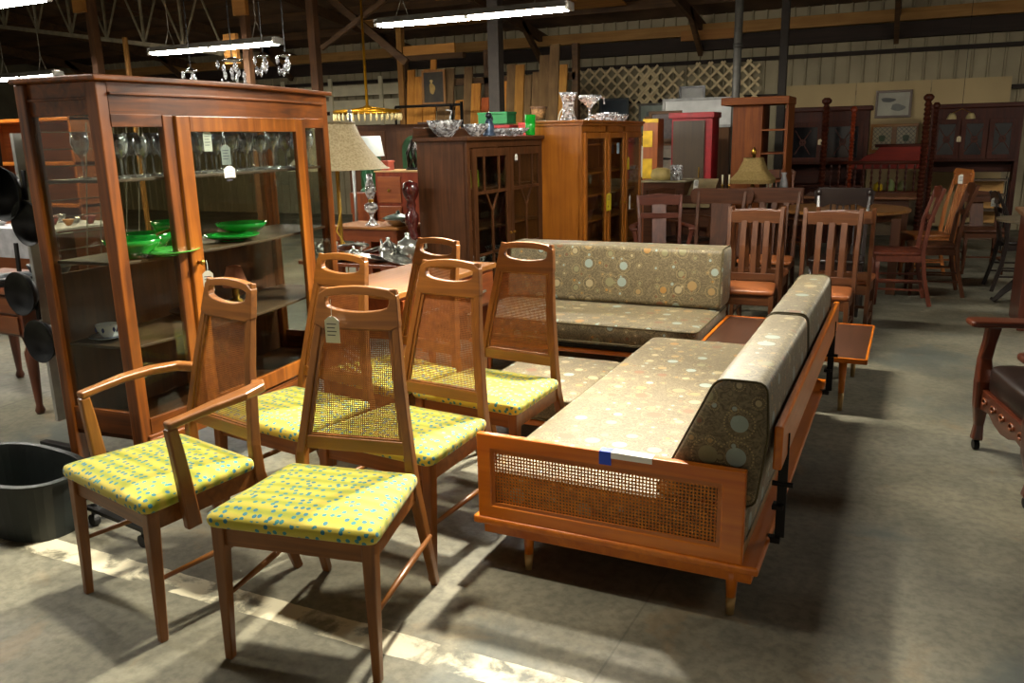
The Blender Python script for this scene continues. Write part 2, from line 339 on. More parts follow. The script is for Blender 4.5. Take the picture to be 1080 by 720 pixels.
def tag(o, label=None, cat=None, group=None, kind=None):
    if label: o['label'] = label
    if cat: o['category'] = cat
    if group: o['group'] = group
    if kind: o['kind'] = kind
    return o
def thing(name, label, cat, loc=(0, 0, 0), rz=0, group=None):
    o = bpy.data.objects.new(name, None); o.empty_display_size = 0.1; COL.objects.link(o)
    o.location = loc; o.rotation_euler = (0, 0, rz); tag(o, label, cat, group); return o
def children(o): return [c for c in bpy.data.objects if c.parent == o]
KIDS = {}
def dup(o, loc=None, rz=None, label=None, group=None, parent=None):
    if o.name not in KIDS: KIDS[o.name] = children(o)
    c = o.copy(); COL.objects.link(c); c.parent = parent
    for ch in KIDS[o.name]: dup(ch, parent=c)
    if loc is not None: c.location = loc
    if rz is not None: c.rotation_euler = (0, 0, rz)
    if label: c['label'] = label
    if group: c['group'] = group
    return c
def box(name, mat, parent, *a, bevel=0.003): return MB().box(*a).done(name, mat, parent, bevel)
def struct(name, mb, mat, **k): return tag(mb.done(name, mat, **k), kind='structure')

# ------------------------------------------------------------------ structure
o = struct('floor', MB().box(-18, 9, -9, 12.1, -0.1, 0), FLOOR)
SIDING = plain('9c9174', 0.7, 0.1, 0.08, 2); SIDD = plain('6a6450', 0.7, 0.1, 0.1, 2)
mb = MB()
x = -18.0; poly = []
while x < 9:                      # corrugated sheet: flat pans with raised ribs
    poly += [(x, 12.0), (x + 0.17, 12.0), (x + 0.18, 11.965), (x + 0.20, 11.965), (x + 0.21, 12.0)]; x += 0.21
poly += [(9, 12.0), (9, 12.1), (-18, 12.1)]
mb.prism(poly, 'z', 0, 5.2); struct('wall_back', mb, SIDING)
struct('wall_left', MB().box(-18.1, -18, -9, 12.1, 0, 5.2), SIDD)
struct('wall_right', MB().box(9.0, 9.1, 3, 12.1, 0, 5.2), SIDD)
tinroof = plain('5e4630', 0.8, 0.1, 0.3, 1.5)
mb = MB(); mb.verts([(-18.1, 12.1, 3.35), (9.1, 12.1, 3.35), (9.1, 3.0, 4.6), (-18.1, 3.0, 4.6), (-18.1, 12.1, 3.42), (9.1, 12.1, 3.42), (9.1, 3.0, 4.67), (-18.1, 3.0, 4.67)],
                    [(0, 1, 2, 3), (7, 6, 5, 4), (0, 4, 5, 1), (1, 5, 6, 2), (2, 6, 7, 3), (3, 7, 4, 0)])
struct('ceiling', mb, tinroof)
mb = MB(); mb.verts([(-18.1, 3.0, 4.6), (9.1, 3.0, 4.6), (9.1, -9, 3.2), (-18.1, -9, 3.2), (-18.1, 3.0, 4.67), (9.1, 3.0, 4.67), (9.1, -9, 3.27), (-18.1, -9, 3.27)],
                    [(0, 1, 2, 3), (7, 6, 5, 4), (0, 4, 5, 1), (1, 5, 6, 2), (2, 6, 7, 3), (3, 7, 4, 0)])
struct('ceiling_front', mb, tinroof)
BEAM = wood('3a2614', '5c4020', 'x', 0.8, 0.6, 0); BEAMZ = wood('3a2412', '5e3c1c', 'z', 0.8, 0.6, 0)
def roofz(y): return 3.35 + (12.1 - y) / 9.1 * 1.25 if y > 3 else 4.6 - (3 - y) / 12 * 1.4
struct('trim_1', MB().box(-18, 9, 11.8, 11.93, 2.80, 3.02), wood('1e140c', '33241a', 'x', 0.8, 0.6, 0), bevel=0.005)          # dark header
struct('trim_2', MB().box(-18, 9, 11.72, 11.84, 3.03, 3.20), wood('86602e', 'a87c42', 'x', 0.8, 0.6, 0), bevel=0.005)           # pale header board
struct('trim_3', MB().box(-18, 9, 11.88, 11.95, 2.60, 2.66), wood('1e140c', '2c2018', 'x', 0.8, 0.6, 0))                      # girts
struct('trim_4', MB().box(-18, 9, 11.88, 11.95, 2.02, 2.08), wood('1e140c', '2c2018', 'x', 0.8, 0.6, 0))
n = 5
for yy in (10.9, 9.8, 8.7, 7.6, 6.5, 5.4, 4.3):     # purlins under the roof
    z = roofz(yy); struct('trim_%d' % n, MB().box(-18, 9, yy - .03, yy + .03, z - .14, z - .005), BEAM); n += 1
for xx in (-16, -13.2, -10.4, -7.6, -4.8, -2.0, 0.9, 3.8, 6.7):         # rafters
    mb = MB(); mb.bar((xx, 12, 3.35 - .20), (xx, 3.0, 4.6 - .22), .07, .16)
    mb.bar((xx, 11.8, 2.75), (xx, 10.9, 3.36), .07, .09)
    struct('trim_%d' % n, mb, BEAM); n += 1
# loose boards laid over the purlins: orange plywood patches
PLY = wood('8a5a22', 'b07a34', 'x', 0.8, 0.5, 0)
for (xx, yy, w, d) in ((-3.3, 10.3, .9, .45), (-5.0, 9.2, 1.1, .5), (-4.2, 8.1, .9, .5), (-6.3, 8.4, .9, .4), (-5.6, 7.1, 1.2, .5), (-1.3, 8.2, .8, .45), (1.9, 8.0, 1.8, .5), (-7.2, 10.3, 1.3, .4), (-6.0, 10.6, 1.6, .3)):
    z = roofz(yy) - .15; struct('trim_%d' % n, MB().bar((xx, yy - d / 2, roofz(yy - d / 2) - .152), (xx, yy + d / 2, roofz(yy + d / 2) - .152), w, .018), PLY); n += 1
struct('trim_%d' % n, MB().box(-6.15, -5.22, 9.36, 9.40, 2.78, 2.92), wood('a8702c', 'c48a3c', 'x', 0.7, 0.5, 0)); n += 1
struct('trim_%d' % n, MB().box(-2.3, -1.35, 11.66, 11.72, 2.95, 3.10), wood('8a5a22', 'a06c2c', 'x', 0.7, 0.5, 0)); n += 1
struct('trim_%d' % n, MB().box(-6.25, -5.1, 9.4, 9.5, 2.70, 2.78), BEAM); n += 1
# posts
def post(x, y, w, z1, mat, extra=None):
    global n
    mb = MB().box(x - w / 2, x + w / 2, y - w / 2, y + w / 2, 0, z1)
    if extra: extra(mb)
    struct('trim_%d' % n, mb, mat, bevel=0.004); n += 1
post(-8.95, 6, .11, roofz(6) - .1, BEAMZ)
post(-6.28, 6, .09, roofz(6) - .1, BEAMZ)
post(-6.42, 7.5, .12, roofz(7.5) - .1, BEAMZ)
post(-3.60, 7.5, .15, roofz(7.5) - .1, plain('2c241c', 0.7))
post(-8.40, 6.02, .05, 2.9, OLD('z'))
post(-6.28 + .0, 9.5, .10, 3.3, OLD('z'))
struct('trim_%d' % n, MB().tube([(-.69, 8, 0), (-.69, 8, roofz(8))], .048, 16), plain('5c5a54', 0.5, 0.3), smooth=True); n += 1
struct('trim_%d' % n, MB().tube([(-.69, 8, 2.45), (-.69, 8, 2.50)], .055, 16), plain('4a4844', 0.5, 0.3), smooth=True); n += 1
post(-.25, 8.6, .09, roofz(8.6) - .1, plain('2a241e', 0.8))
struct('trim_%d' % n, MB().bar((-6.5, 8, 3.5), (-5.3, 8.1, 2.55), .06, .10), BEAM); n += 1
struct('trim_%d' % n, MB().bar((-6.3, 7.5, 2.75), (-5.2, 7.5, 3.3), .05, .06), BEAM); n += 1
for xx, dz in ((-8.95 - .1, 3.25), (-6.25, 3.0), (-6.45, 2.45)):
    struct('trim_%d' % n, MB().box(xx - .1, xx + .1, 5.88, 5.94, dz, dz + .35), PLY); n += 1
# light steel trusses upper left
TR = plain('8a8068', 0.6, 0.2); mb = MB()
a, b_ = Vector((-14.5, 7.0, 3.74)), Vector((-7.6, 7.0, 2.72)); hgt = Vector((0, 0, .8))
mb.bar(a, b_, .05, .06); mb.bar(a + hgt, b_ + hgt, .05, .06)
for i in range(9):
    p = a.lerp(b_, i / 9); q = a.lerp(b_, (i + .5) / 9) + hgt; r_ = a.lerp(b_, (i + 1) / 9)
    mb.bar(p, q, .022, .022); mb.bar(q, r_, .022, .022); mb.bar(p, p + hgt, .03, .03)
struct('trim_%d' % n, mb, TR); n += 1
# boarded wall sections
WHB = plain('c4b998', 0.8, 0, 0.06, 3)
mb = MB()
for i in range(3): mb.box(-.63 + i * 1.03, -.63 + (i + 1) * 1.03 - .008, 11.84, 11.87, .05, 2.19)
struct('wall_panel', mb, plain('b09a6e', 0.75, 0, 0.05, 1.2))
mb = MB()
for i, z in enumerate((2.36, 2.08, 1.80, 1.52)): mb.box(-10.9, -6.95, 11.70, 11.74, z, z + .20)
for xx in (-10.6, -9.4, -8.2): mb.box(xx, xx + .08, 11.66, 11.70, 1.2, 2.7)
struct('trim_%d' % n, mb, plain('ddd4b4', 0.8, 0, 0.06, 3)); n += 1

# ------------------------------------------------------------------ lamps
TUBEM = emit('tube_light', (1.0, 0.95, 0.84, 1), TUBE_E)
HOUS = plain('6e6a60', 0.5, 0.2)
def tube_fixture(x0, x1, y, z, label):
    t = thing('fluorescent_light', label, 'ceiling light', ((x0 + x1) / 2, y, z), 0, 'tube fixtures hung from the roof')
    h = (x1 - x0) / 2
    mb = MB(); mb.prism([(-.11, 0.025), (-.04, .085), (.04, .085), (.11, .025), (.105, .02), (.035, .075), (-.035, .075), (-.105, .02)], 'x', -h, h); mb.done('housing', HOUS, t)
    for s in (-1, 1): box('end_cap', plain('c8c8c4', 0.5), t, s * h - .02, s * h + .02, -.07, .07, .0, .07)
    for yy in (-.045, .045):
        for a, b_ in ((-h + .03, -.02), (.02, h - .03)):
            MB().tube([(a, yy, .012), (b_, yy, .012)], .016, 10).done('tube', TUBEM, t, smooth=True)
    box('centre_clip', plain('7a7a74', 0.5), t, -.02, .02, -.075, .075, .0, .03)
    for s in (-1, 1):
        mb = MB(); top = roofz(y) - z - .05
        mb.tube([(s * (h - .35), 0, .08), (s * (h - .28), 0, .26), (s * (h - .28), 0, top)], .005, 6); mb.tube([(s * (h - .2), 0, .08), (s * (h - .28), 0, .26)], .005, 6)
        mb.done('hanging_chain', plain('8a8474', 0.6, .4), t)
    return t
TL = ['long fluorescent fixture hanging above the two bookcases, largest in view', 'fluorescent fixture hanging just above the china cabinet top', 'fluorescent fixture at the left edge behind the china cabinet crown',
      'fluorescent fixture high in the top left corner', 'fluorescent fixture above and left of the china cabinet', 'fluorescent fixture over the right rear aisle, beyond the picture edge']
for (x0, x1, y, z), lb in zip(TUBES, TL): tube_fixture(x0, x1, y, z, lb)
t = tube_fixture(WORK[0] - .6, WORK[0] + .6, WORK[1], WORK[2], 'short fluorescent fixture hanging over the long daybed')
ad = bpy.data.lights.new('tube_glow', 'AREA'); ad.shape = 'RECTANGLE'; ad.size = 1.1; ad.size_y = .12; ad.energy = WORK[3]; ad.color = (1.0, 0.92, 0.74)
ao = bpy.data.objects.new('tube_glow', ad); COL.objects.link(ao); ao.parent = t; ao.location = (0, 0, -.012)
for i, ((x, y, z), watts, cone, aim) in enumerate(DOMES):
    t = thing('dome_lamp', ('added unseen dome lamp turned towards the cane chairs from over the long daybed', 'round dome lamp hanging over the armchair')[i], 'ceiling light', (x, y, z))
    t.rotation_euler = (Vector(aim) - Vector((x, y, z))).to_track_quat('-Z', 'Y').to_euler()
    up_local = t.rotation_euler.to_matrix().inverted() @ Vector((0, 0, roofz(y) - z - .02))
    MB().lathe((0, 0, 0), [(.17, -.02), (.165, .03), (.12, .09), (.05, .13), (.03, .16), (.02, .16), (.04, .12), (.11, .08), (.155, .03), (.16, -.02)], 24, False).done('shade', plain('2c3a34', 0.4), t, smooth=True)
    MB().tube([(0, 0, .15), tuple(up_local)], .006, 8).done('cord', BLACK, t)
    MB().lathe((0, 0, 0), [(.0, -.0), (.03, .01), (.045, .045), (.03, .08), (.015, .11)], 14).done('bulb', TUBEM, t, smooth=True)
    ld = bpy.data.lights.new('lamp_light', 'SPOT'); ld.energy = watts; ld.spot_size = cone; ld.spot_blend = 0.9; ld.shadow_soft_size = 0.075; ld.color = (1.0, 0.92, 0.74)
    lo = bpy.data.objects.new('lamp_light', ld); COL.objects.link(lo); lo.parent = t; lo.location = (0, 0, -.03)

# ------------------------------------------------------------------ shared pieces
def rounded(poly_pts, r, k=4):
    """round the corners of a polygon"""
    out = []; m = len(poly_pts)
    for i in range(m):
        p0, p, p1 = Vector(poly_pts[i - 1]), Vector(poly_pts[i]), Vector(poly_pts[(i + 1) % m])
        rr = r[i] if isinstance(r, (list, tuple)) else r
        a = p + (p0 - p).normalized() * rr; b = p + (p1 - p).normalized() * rr
        for j in range(k + 1):
            t = j / k; out.append(tuple(a * (1 - t) ** 2 + p * 2 * t * (1 - t) + b * t ** 2))
    return out
def pillow(mb, outline, levels, f):
    """stack inset copies of an outline: levels = [(inset, height)], f maps (a,b,h) to a point"""
    c = Vector((sum(p[0] for p in outline) / len(outline), sum(p[1] for p in outline) / len(outline)))
    rings = []
    for ins, h in levels:
        ring = []
        for p in outline:
            v = Vector(p) - c; l = v.length; q = c + v * max(0.0, (l - ins) / l); ring.append(Vector(f(q.x, q.y, h)))
        rings.append(ring)
    mb.loft(rings); return mb
def cushion(outline, z0, z1, crown=0.012, r=0.02, f=lambda a, b, h: (a, b, h)):
    lv = [(r, z0), (r * .3, z0 + r * .3), (0, z0 + r), (0, z1 - r), (r * .3, z1 - r * .3), (r, z1), (r * 2.2, z1 + crown * .35), (r * 4.5, z1 + crown * .75), (r * 7.5, z1 + crown)]
    return pillow(MB(), outline, lv, f)
TAGN = [0]
def price_tag(loc, rz, label, w=.045, h=.075, string=.07, tilt=0.0, upside=False, mat=None):
    t = thing('price_tag', label, 'price tag', loc, rz)
    z = -string
    mb = MB(); mb.prism([(-w / 2, z - h), (w / 2, z - h), (w / 2, z - .012), (w * .2, z), (-w * .2, z), (-w / 2, z - .012)], 'y', -.0006, .0006)
    p = mb.done('card', mat or PAPER, t); p.rotation_euler = (tilt, 0, 0)
    MB().tube([(0, 0, 0), (.002, -.001, z * .5), (0, 0, z - .006)], .0009, 5).done('string', plain('e8e8e0', 0.8), t)
    mb = MB()
    for i in range(4):
        zz = z - .025 - i * .012; mb.box(-w * .36, w * (.30 - .1 * (i % 2)), -.0012, -.0007, zz, zz + .003)
    mb.done('handwriting', plain('4a4a60', 0.8), t)
    return t

# ------------------------------------------------------------------ cane back dining chairs
def dining_chair(arms, name, label, loc, rz, group=None):
    t = thing(name, label, 'chair', loc, rz, group)
    wf, wb, yf, yb = .268, .225, -.215, .215
    out = rounded([(-wf, yf), (wf, yf), (wb, yb - .015), (-wb, yb - .015)], [.035, .035, .02, .02])
    cushion(out, .425, .468, .016, .016).done('seat_cushion', YEL, t, smooth=True)
    # apron rails
    mb = MB()
    for s in (-1, 1): mb.bar((s * (wf - .035), yf + .045, .395), (s * (wb - .028), yb - .01, .395), .020, .062)
    mb.bar((-(wf - .04), yf + .035, .395), (wf - .04, yf + .035, .395), .020, .062); mb.bar((-(wb - .02), yb - .01, .395), (wb - .02, yb - .01, .395), .020, .06)
    mb.done('seat_rail', TEAK('x'), t, .002)
    for s in (-1, 1):
        MB().bar((s * (wf - .034), yf + .034, .425), (s * (wf - .030), yf + .020, 0), .040, .040, .024, .026, up=(0, 1, 0)).done('leg', TEAK(), t, .004)
    for s in (-1, 1):     # rear leg running up into the back upright
        MB().path([(s * .205, .345, 0), (s * .203, .275, .22), (s * .198, .222, .40), (s * .190, .222, .50), (s * .155, .262, .75), (s * .119, .322, 1.028)],
                  [(.024, .030), (.030, .036), (.032, .042), (.030, .036), (.026, .028), (.026, .022)], up=(0, 1, 0)).done('leg', TEAK(), t, .004)
    for s in (-1, 1): MB().tube([(s * (wf - .034), yf + .04, .20), (s * .225, .06, .205), (s * .224, .275, .215)], [.007, .011, .007], 8).done('stretcher', TEAK('y'), t, smooth=True)
    def bk(z): # (half width, y) of the back at height z
        for (z0, w0, y0), (z1, w1, y1) in zip([(.50, .190, .222), (.75, .155, .262)], [(.75, .155, .262), (1.05, .116, .326)]):
            if z <= z1 + 1e-6: f = (z - z0) / (z1 - z0); return w0 + (w1 - w0) * f, y0 + (y1 - y0) * f
        return w1, y1
    def F(off): return lambda a, z: (a, bk(z)[1] + off, z)
    # crest with the slotted hand hold
    outer, inner = [], []
    K = 28
    for i in range(K):
        th = 2 * PI * i / K; ca, sa = math.cos(th), math.sin(th)
        m_ = max(abs(ca), abs(sa)); rx = ca / m_; rz_ = sa / m_
        if abs(rx) > .93 and abs(rz_) > .93: rx *= .975; rz_ *= .985
        z = .962 + rz_ * .060; hw = bk(min(z, 1.05))[0] + .015
        z += .014 * (1 - rx ** 2) if rz_ > .9 else 0
        outer.append((rx * hw, z))
        ix = rx * (.110 - .006 * max(0, -rz_))
        iz = .985 + rz_ * .017 + (.008 * (1 - rx ** 2) if rz_ > 0 else -.012 * (1 - rx ** 2))
        inner.append((ix, iz))
    MB().ringprism(outer, inner, F(-.013), F(.013)).done('crest_rail', TEAK('x'), t, .003)
    mb = MB(); w, y = bk(.535); mb.bar((-w, y, .535), (w, y, .535), .022, .045); mb.done('lower_rail', TEAK('x'), t, .003)
    # cane panel: slightly framed sheet
    mb = MB(); zs = (.553, .65, .75, .85, .905)
    for z0, z1 in zip(zs, zs[1:]):
        w0, y0 = bk(z0); w1, y1 = bk(z1)
        mb.verts([(-w0 + .014, y0, z0), (w0 - .014, y0, z0), (w1 - .014, y1, z1), (-w1 + .014, y1, z1)], [(0, 1, 2, 3)])
    mb.done('cane_panel', CANE_F, t)
    mb = MB()
    for s in (-1, 1): mb.path([(s * (bk(z)[0] - .020), bk(z)[1] - .002, z) for z in zs], [(.010, .012)] * 5, up=(0, 1, 0))
    for z in (.558, .902): w, y = bk(z); mb.bar((-w + .02, y - .002, z), (w - .02, y - .002, z), .012, .008)
    mb.done('cane_bead', TEAK(), t)
    if arms:
        for s in (-1, 1):
            MB().path([(s * .272, -.070, .345), (s * .272, -.082, .47), (s * .270, -.096, .60), (s * .268, -.105, .672)], [(.030, .050), (.030, .046), (.030, .040), (.032, .034)], up=(0, 1, 0)).done('arm_post', TEAK(), t, .006)
            MB().path([(s * .268, -.118, .680), (s * .272, -.05, .690), (s * .276, .04, .703), (s * .270, .14, .709), (s * .240, .225, .709), (s * .185, .262, .705)],
                      [(.036, .026), (.038, .024), (.050, .024), (.056, .026), (.050, .030), (.042, .030)]).done('armrest', TEAK('y'), t, .008, seg=3)
    return t
cA = dining_chair(False, 'dining_chair', 'yellow dotted cane back dining chair nearest the viewer, with a price tag on its crest', (-.235, -.555, 0), .17, 'yellow dotted cane back dining chairs')
dining_chair(True, 'dining_armchair', 'cane back dining armchair with yellow dotted seat, the only one with arms', (-.882, -.565, 0), -.22, 'yellow dotted cane back dining chairs')
dup(cA, (-.325, .05, 0), -.10, 'yellow dotted cane back chair directly behind the nearest one, middle of the right row')
dup(cA, (-.275, .635, 0), -.12, 'yellow dotted cane back chair farthest along the right row, beside the daybed')
dup(cA, (-.87, .08, 0), -.15, 'yellow dotted cane back chair behind the armchair, beside the china cabinet')
dup(cA, (-.80, .68, 0), -.28, 'yellow dotted cane back chair farthest back, only its crest showing in front of the desk')
price_tag((-.349, -.309, 1.0), .17, 'white price tag hanging from the crest of the nearest cane back chair', .050, .085, .055, 0)

# ------------------------------------------------------------------ daybeds
def turned_leg(t, x, y, z, mat, tilt=(0, 0), r0=.022, r1=.012):
    a = MB().tube([(x, y, z), (x + tilt[0] * .65, y + tilt[1] * .65, z * .35)], [r0, r1 + .003], 14).done('leg', mat, t, smooth=True)
    MB().tube([(x + tilt[0] * .65, y + tilt[1] * .65, z * .35), (x + tilt[0], y + tilt[1], 0)], [r1 + .004, r1], 14).done('ferrule', FERR, a, smooth=True)
def bolster(t, x0, x1, f, prof):
    """wedge bolster: prof polygon in (across, z), extruded from x0 to x1 with soft ends"""
    r = .022; out = rounded(prof, .035)
    lv = [(r, x0), (r * .3, x0 + r * .3), (0, x0 + r), (0, x1 - r), (r * .3, x1 - r * .3), (r, x1)]
    b = pillow(MB(), out, lv, f).done('bolster', CIRC, t, smooth=True)
    mb = MB()
    for h in (x0 + r * .55, x1 - r * .55): MB().tube([f(a, z, h) for a, z in out + out[:1]], .0035, 6).done('piping', plain('4a4226', 0.7), b)
    return b
def seat_slab(t, x0, x1, y0, y1, z0, z1, name='seat_cushion'):
    out = rounded([(x0, y0), (x1, y0), (x1, y1), (x0, y1)], .05)
    s = cushion(out, z0, z1, .006, .018).done(name, CIRC, t, smooth=True)
    for z in (z0 + .014, z1 - .010): MB().tube([(a, b_, z) for a, b_ in out + out[:1]], .0045, 6).done('piping', plain('54492c', 0.7), s)
    return s
t = thing('daybed', 'long daybed in the foreground with caned end panel and olive circle patterned cushions', 'daybed', (0, 0, 0))
box('platform', MAPLE('y'), t, -.02, .955, -.025, 2.16, .172, .200, bevel=.008)
mb = MB(); mb.box(.0, .93, .02, 2.14, .12, .172); mb.done('base_rail', MAPLE('y'), t, .004)
for x, y in ((.165, .045), (.868, .04), (.17, 2.02), (.90, 2.05)): turned_leg(t, x, y, .172, MAPLE('z'), (0, -.01 if y < 1 else .01))
# end panel
ow = [(0, .200), (.905, .200), (.905, .505), (0, .505)]; iw = [(.052, .245), (.835, .245), (.835, .455), (.052, .455)]
p = MB().ringprism(ow, iw, lambda a, z: (a, -.018, z), lambda a, z: (a, .010, z)).done('end_panel', MAPLE('x'), t, .004)
MB().verts([(.045, -.006, .24), (.842, -.006, .24), (.842, -.006, .462), (.045, -.006, .462)], [(0, 1, 2, 3)]).done('cane_insert', CANE_C, p)
mb = MB(); mb.ringprism(iw, [(.064, .257), (.823, .257), (.823, .443), (.064, .443)], lambda a, z: (a, -.014, z), lambda a, z: (a, -.007, z)); mb.done('cane_bead', wood('a0561c', 'b8691f', 'x', .4), p)
seat_slab(t, .015, .90, .020, 2.13, .235, .365)
box('slat_deck', wood('7a5a30', '94703c', 'x', .7), t, .03, .90, .03, 2.12, .200, .236)
prof = [(.61, .368), (.925, .368), (.955, .600), (.945, .768), (.795, .768)]
f1 = lambda a, z, h: (a, h, z)
prof2 = [(a, z) for a, z in prof]
bolster(t, .03, 1.06, f1, prof2); bolster(t, 1.07, 2.10, f1, prof2)
b_ = MB().box(.965, .992, .08, 2.15, .485, .625).done('back_rail', MAPLE('y'), t, .006)
for y in (.22, 1.95):
    mb = MB().bar((.982, y, .20), (.982, y, .56), .03, .008, up=(0, 1, 0)); mb.box(.955, .99, y - .02, y + .02, .30, .315); mb.box(.94, .985, y - .014, y + .014, .18, .20)
    mb.tube([(.95, y, .385), (1.015, y, .385)], .009, 8); mb.done('back_bracket', IRON, t, .001)
tp = MB().box(.445, .485, -.0205, .012, .462, .507).done('tape_strip', plain('1a3fae', 0.6), None); tag(tp, 'blue tape strip stuck over the top of the caned end panel', 'tape')
nt_ = MB(); nt_.verts([(.485, -.022, .508), (.62, -.024, .5065), (.618, .012, .5075), (.487, .014, .509), (.485, -.0225, .487), (.62, -.0245, .488)], [(0, 1, 2, 3), (4, 5, 1, 0)])
o = nt_.done('note_slip', PAPER); o.modifiers.new('solid', 'SOLIDIFY').thickness = .0006; tag(o, 'white paper note taped along the top of the daybed end', 'note')

t = thing('daybed', 'daybed set crosswise at the back with one long upright olive bolster', 'daybed', (-1.29, 2.27, 0))
wD = 1.52
box('platform', MAPLE('x'), t, 0, wD, .04, .92, .172, .200, bevel=.008)
for x, y in ((.12, .12), (wD - .12, .12), (.12, .85), (wD - .12, .85)): turned_leg(t, x, y, .172, MAPLE('z'))
box('slat_deck', plain('1c1a16', .8), t, .03, wD - .03, .06, .90, .200, .236)
seat_slab(t, 0.0, wD, 0.0, .88, .245, .375)
bolster(t, .02, wD + .01, lambda a, z, h: (h, a, z), [(.60, .385), (.90, .385), (.93, .60), (.91, .765), (.66, .765)])
box('back_rail', MAPLE('x'), t, .05, wD - .05, .935, .962, .44, .60, bevel=.006)
for x in (.25, wD - .25): box('back_bracket', IRON, t, x - .015, x + .015, .930, .938, .19, .5, bevel=.001)

t = thing('daybed', 'low daybed seat half hidden behind the far yellow chair and the long daybed', 'daybed', (-.62, 1.06, 0))
box('platform', MAPLE('x'), t, 0, .55, .02, .74, .13, .16, bevel=.006)
for x, y in ((.08, .1), (.48, .1), (.08, .66), (.48, .66)): turned_leg(t, x, y, .13, MAPLE('z'))
seat_slab(t, 0, .56, 0, .76, .165, .285)
tp = MB().box(-.47, -.42, 1.14, 1.17, .2935, .2955).done('tape_strip', plain('1a3fae', 0.6)); tag(tp, 'small blue tape scrap on the low seat behind the far yellow chair', 'tape')

t = thing('corner_table', 'low brown laminate corner table between the two daybeds', 'table', (.245, 2.20, 0))
LAM = wood('3c2418', '503222', 'y', .35, .6, .2)
box('tabletop', LAM, t, .02, .89, 0, .86, .292, .312, bevel=.004)
mb = MB().box(.01, .90, -.012, 0, .288, .316).box(.01, .90, .86, .872, .288, .316).box(.0, .02, -.012, .872, .288, .316).box(.89, .902, -.012, .872, .288, .316); mb.done('edge_band', MAPLE('x'), t, .003)
for x, y in ((.78, .07), (.10, .78), (.80, .78)): turned_leg(t, x, y, .29, MAPLE('z'))
tp = MB().box(.30, .42, 2.225, 2.25, .3165, .3175).done('tape_strip', plain('1a3fae', 0.6)); tag(tp, 'blue tape strip on the corner table just behind the long daybed', 'tape')

# ------------------------------------------------------------------ china cabinet
CX, CY, CYAW = -1.456, -.166, PI / 2 + .081
t = thing('china_cabinet', 'tall bow front oak china cabinet with glass door and sides', 'cabinet', (CX, CY, 0), CYAW)
LW, DP, H0, H1 = 1.525, .41, .31, 1.742
def bow(x): return -.075 * math.sin(PI * max(0, min(1, x / LW)))     # front bulges towards -y
def strip(mb, x0, x1, z0, z1, th, off=0, k=8):
    for i in range(k):
        a, b_ = x0 + (x1 - x0) * i / k, x0 + (x1 - x0) * (i + 1) / k
        ya, yb = bow(a) + off, bow(b_) + off
        mb.verts([(a, ya, z0), (b_, yb, z0), (b_, yb + th, z0), (a, ya + th, z0), (a, ya, z1), (b_, yb, z1), (b_, yb + th, z1), (a, ya + th, z1)],
                 [(0, 3, 2, 1), (4, 5, 6, 7), (0, 1, 5, 4), (2, 3, 7, 6)] + ([(0, 4, 7, 3)] if i == 0 else []) + ([(1, 2, 6, 5)] if i == k - 1 else []))
    return mb
def slab(mb, z0, z1, over=0.0, k=14, inset=0.0, y1=None):
    pts = [(LW * i / k + (over if i == k else -over if i == 0 else 0) + (inset if i == 0 else -inset if i == k else 0), bow(LW * i / k) - over + inset) for i in range(k + 1)]
    y1 = DP if y1 is None else y1
    return mb.prism(pts + [(LW + over - inset, y1), (-over + inset, y1)], 'z', z0, z1)
slab(MB(), H1 - .022, H1, .022).done('top', OAKD('x'), t, .006)
mb = MB(); strip(mb, .05, LW - .05, 1.60, 1.72, .02, .006); strip(mb, .05, LW - .05, 1.672, 1.682, .03, -.006); mb.box(.02, .035, .05, DP - .03, 1.60, 1.72); mb.box(LW - .035, LW - .02, .05, DP - .03, 1.60, 1.72)
mb.box(.012, .03, .05, DP - .03, 1.655, 1.665); mb.done('crown_frieze', OAKD('x'), t, .002)
for x0 in (0, LW - .055):
    for y0, y1 in ((0, .055), (DP - .045, DP)):
        mb = MB().box(x0, x0 + .055, y0, y1, 0.04, 1.72)
        c = (x0 + .0275, (y0 + y1) / 2); l = mb.done('corner_post', OAKD(), t, .005)
        MB().lathe((c[0], c[1], 0), [(.01, 0), (.02, .005), (.02, .03), (.01, .045)], 12).done('caster', IRON, l, smooth=True)
xs = (.365, .405, 1.105, 1.145)
mb = MB(); strip(mb, .275, .325, H0, 1.60, .03); mb.done('mullion', OAKD(), t, .003)
mb = MB(); strip(mb, 1.200, 1.250, H0, 1.60, .03); mb.done('mullion', OAKD(), t, .003)
mb = MB()
for a, b_ in ((.05, .275), (1.25, LW - .05)): strip(MB(), a, b_, H0 + .02, H0 + .09, .02, .004, 4).done('panel_rail', OAKD('x'), t, .002); strip(MB(), a, b_, 1.555, 1.602, .02, .004, 4).done('panel_rail', OAKD('x'), t, .002)
for a in (.012, LW - .032): box('end_rail', OAKD('y'), t, a, a + .02, .05, DP - .04, H0 + .02, H0 + .12)
mb = MB(); strip(mb, .03, LW - .03, H0 - .03, H0 + .005, .04, -.012); strip(mb, .03, LW - .03, H0 + .005, H0 + .02, .04, -.004); mb.done('base_moulding', OAKD('x'), t, .004)
slab(MB(), H0, H0 + .02, 0, inset=.02).done('cabinet_floor', DARK('x'), t)
box('back_panel', wood('4a2a14', '6a4020', 'z', .6), t, .05, LW - .05, DP - .018, DP - .006, H0, .98)
for z in (.70, 1.04, 1.36):
    slab(MB(), z - .012, z, 0, inset=.035, y1=DP - .05).done('shelf', wood('3c2a1a', '5a4430', 'x', .55, 1, 0), t, .002)
d = MB(); strip(d, .328, .395, H0 + .03, 1.598, .022, -.012, 2); strip(d, 1.130, 1.197, H0 + .03, 1.598, .022, -.012, 2); strip(d, .395, 1.130, 1.535, 1.598, .022, -.012); strip(d, .395, 1.130, H0 + .03, H0 + .10, .022, -.012)
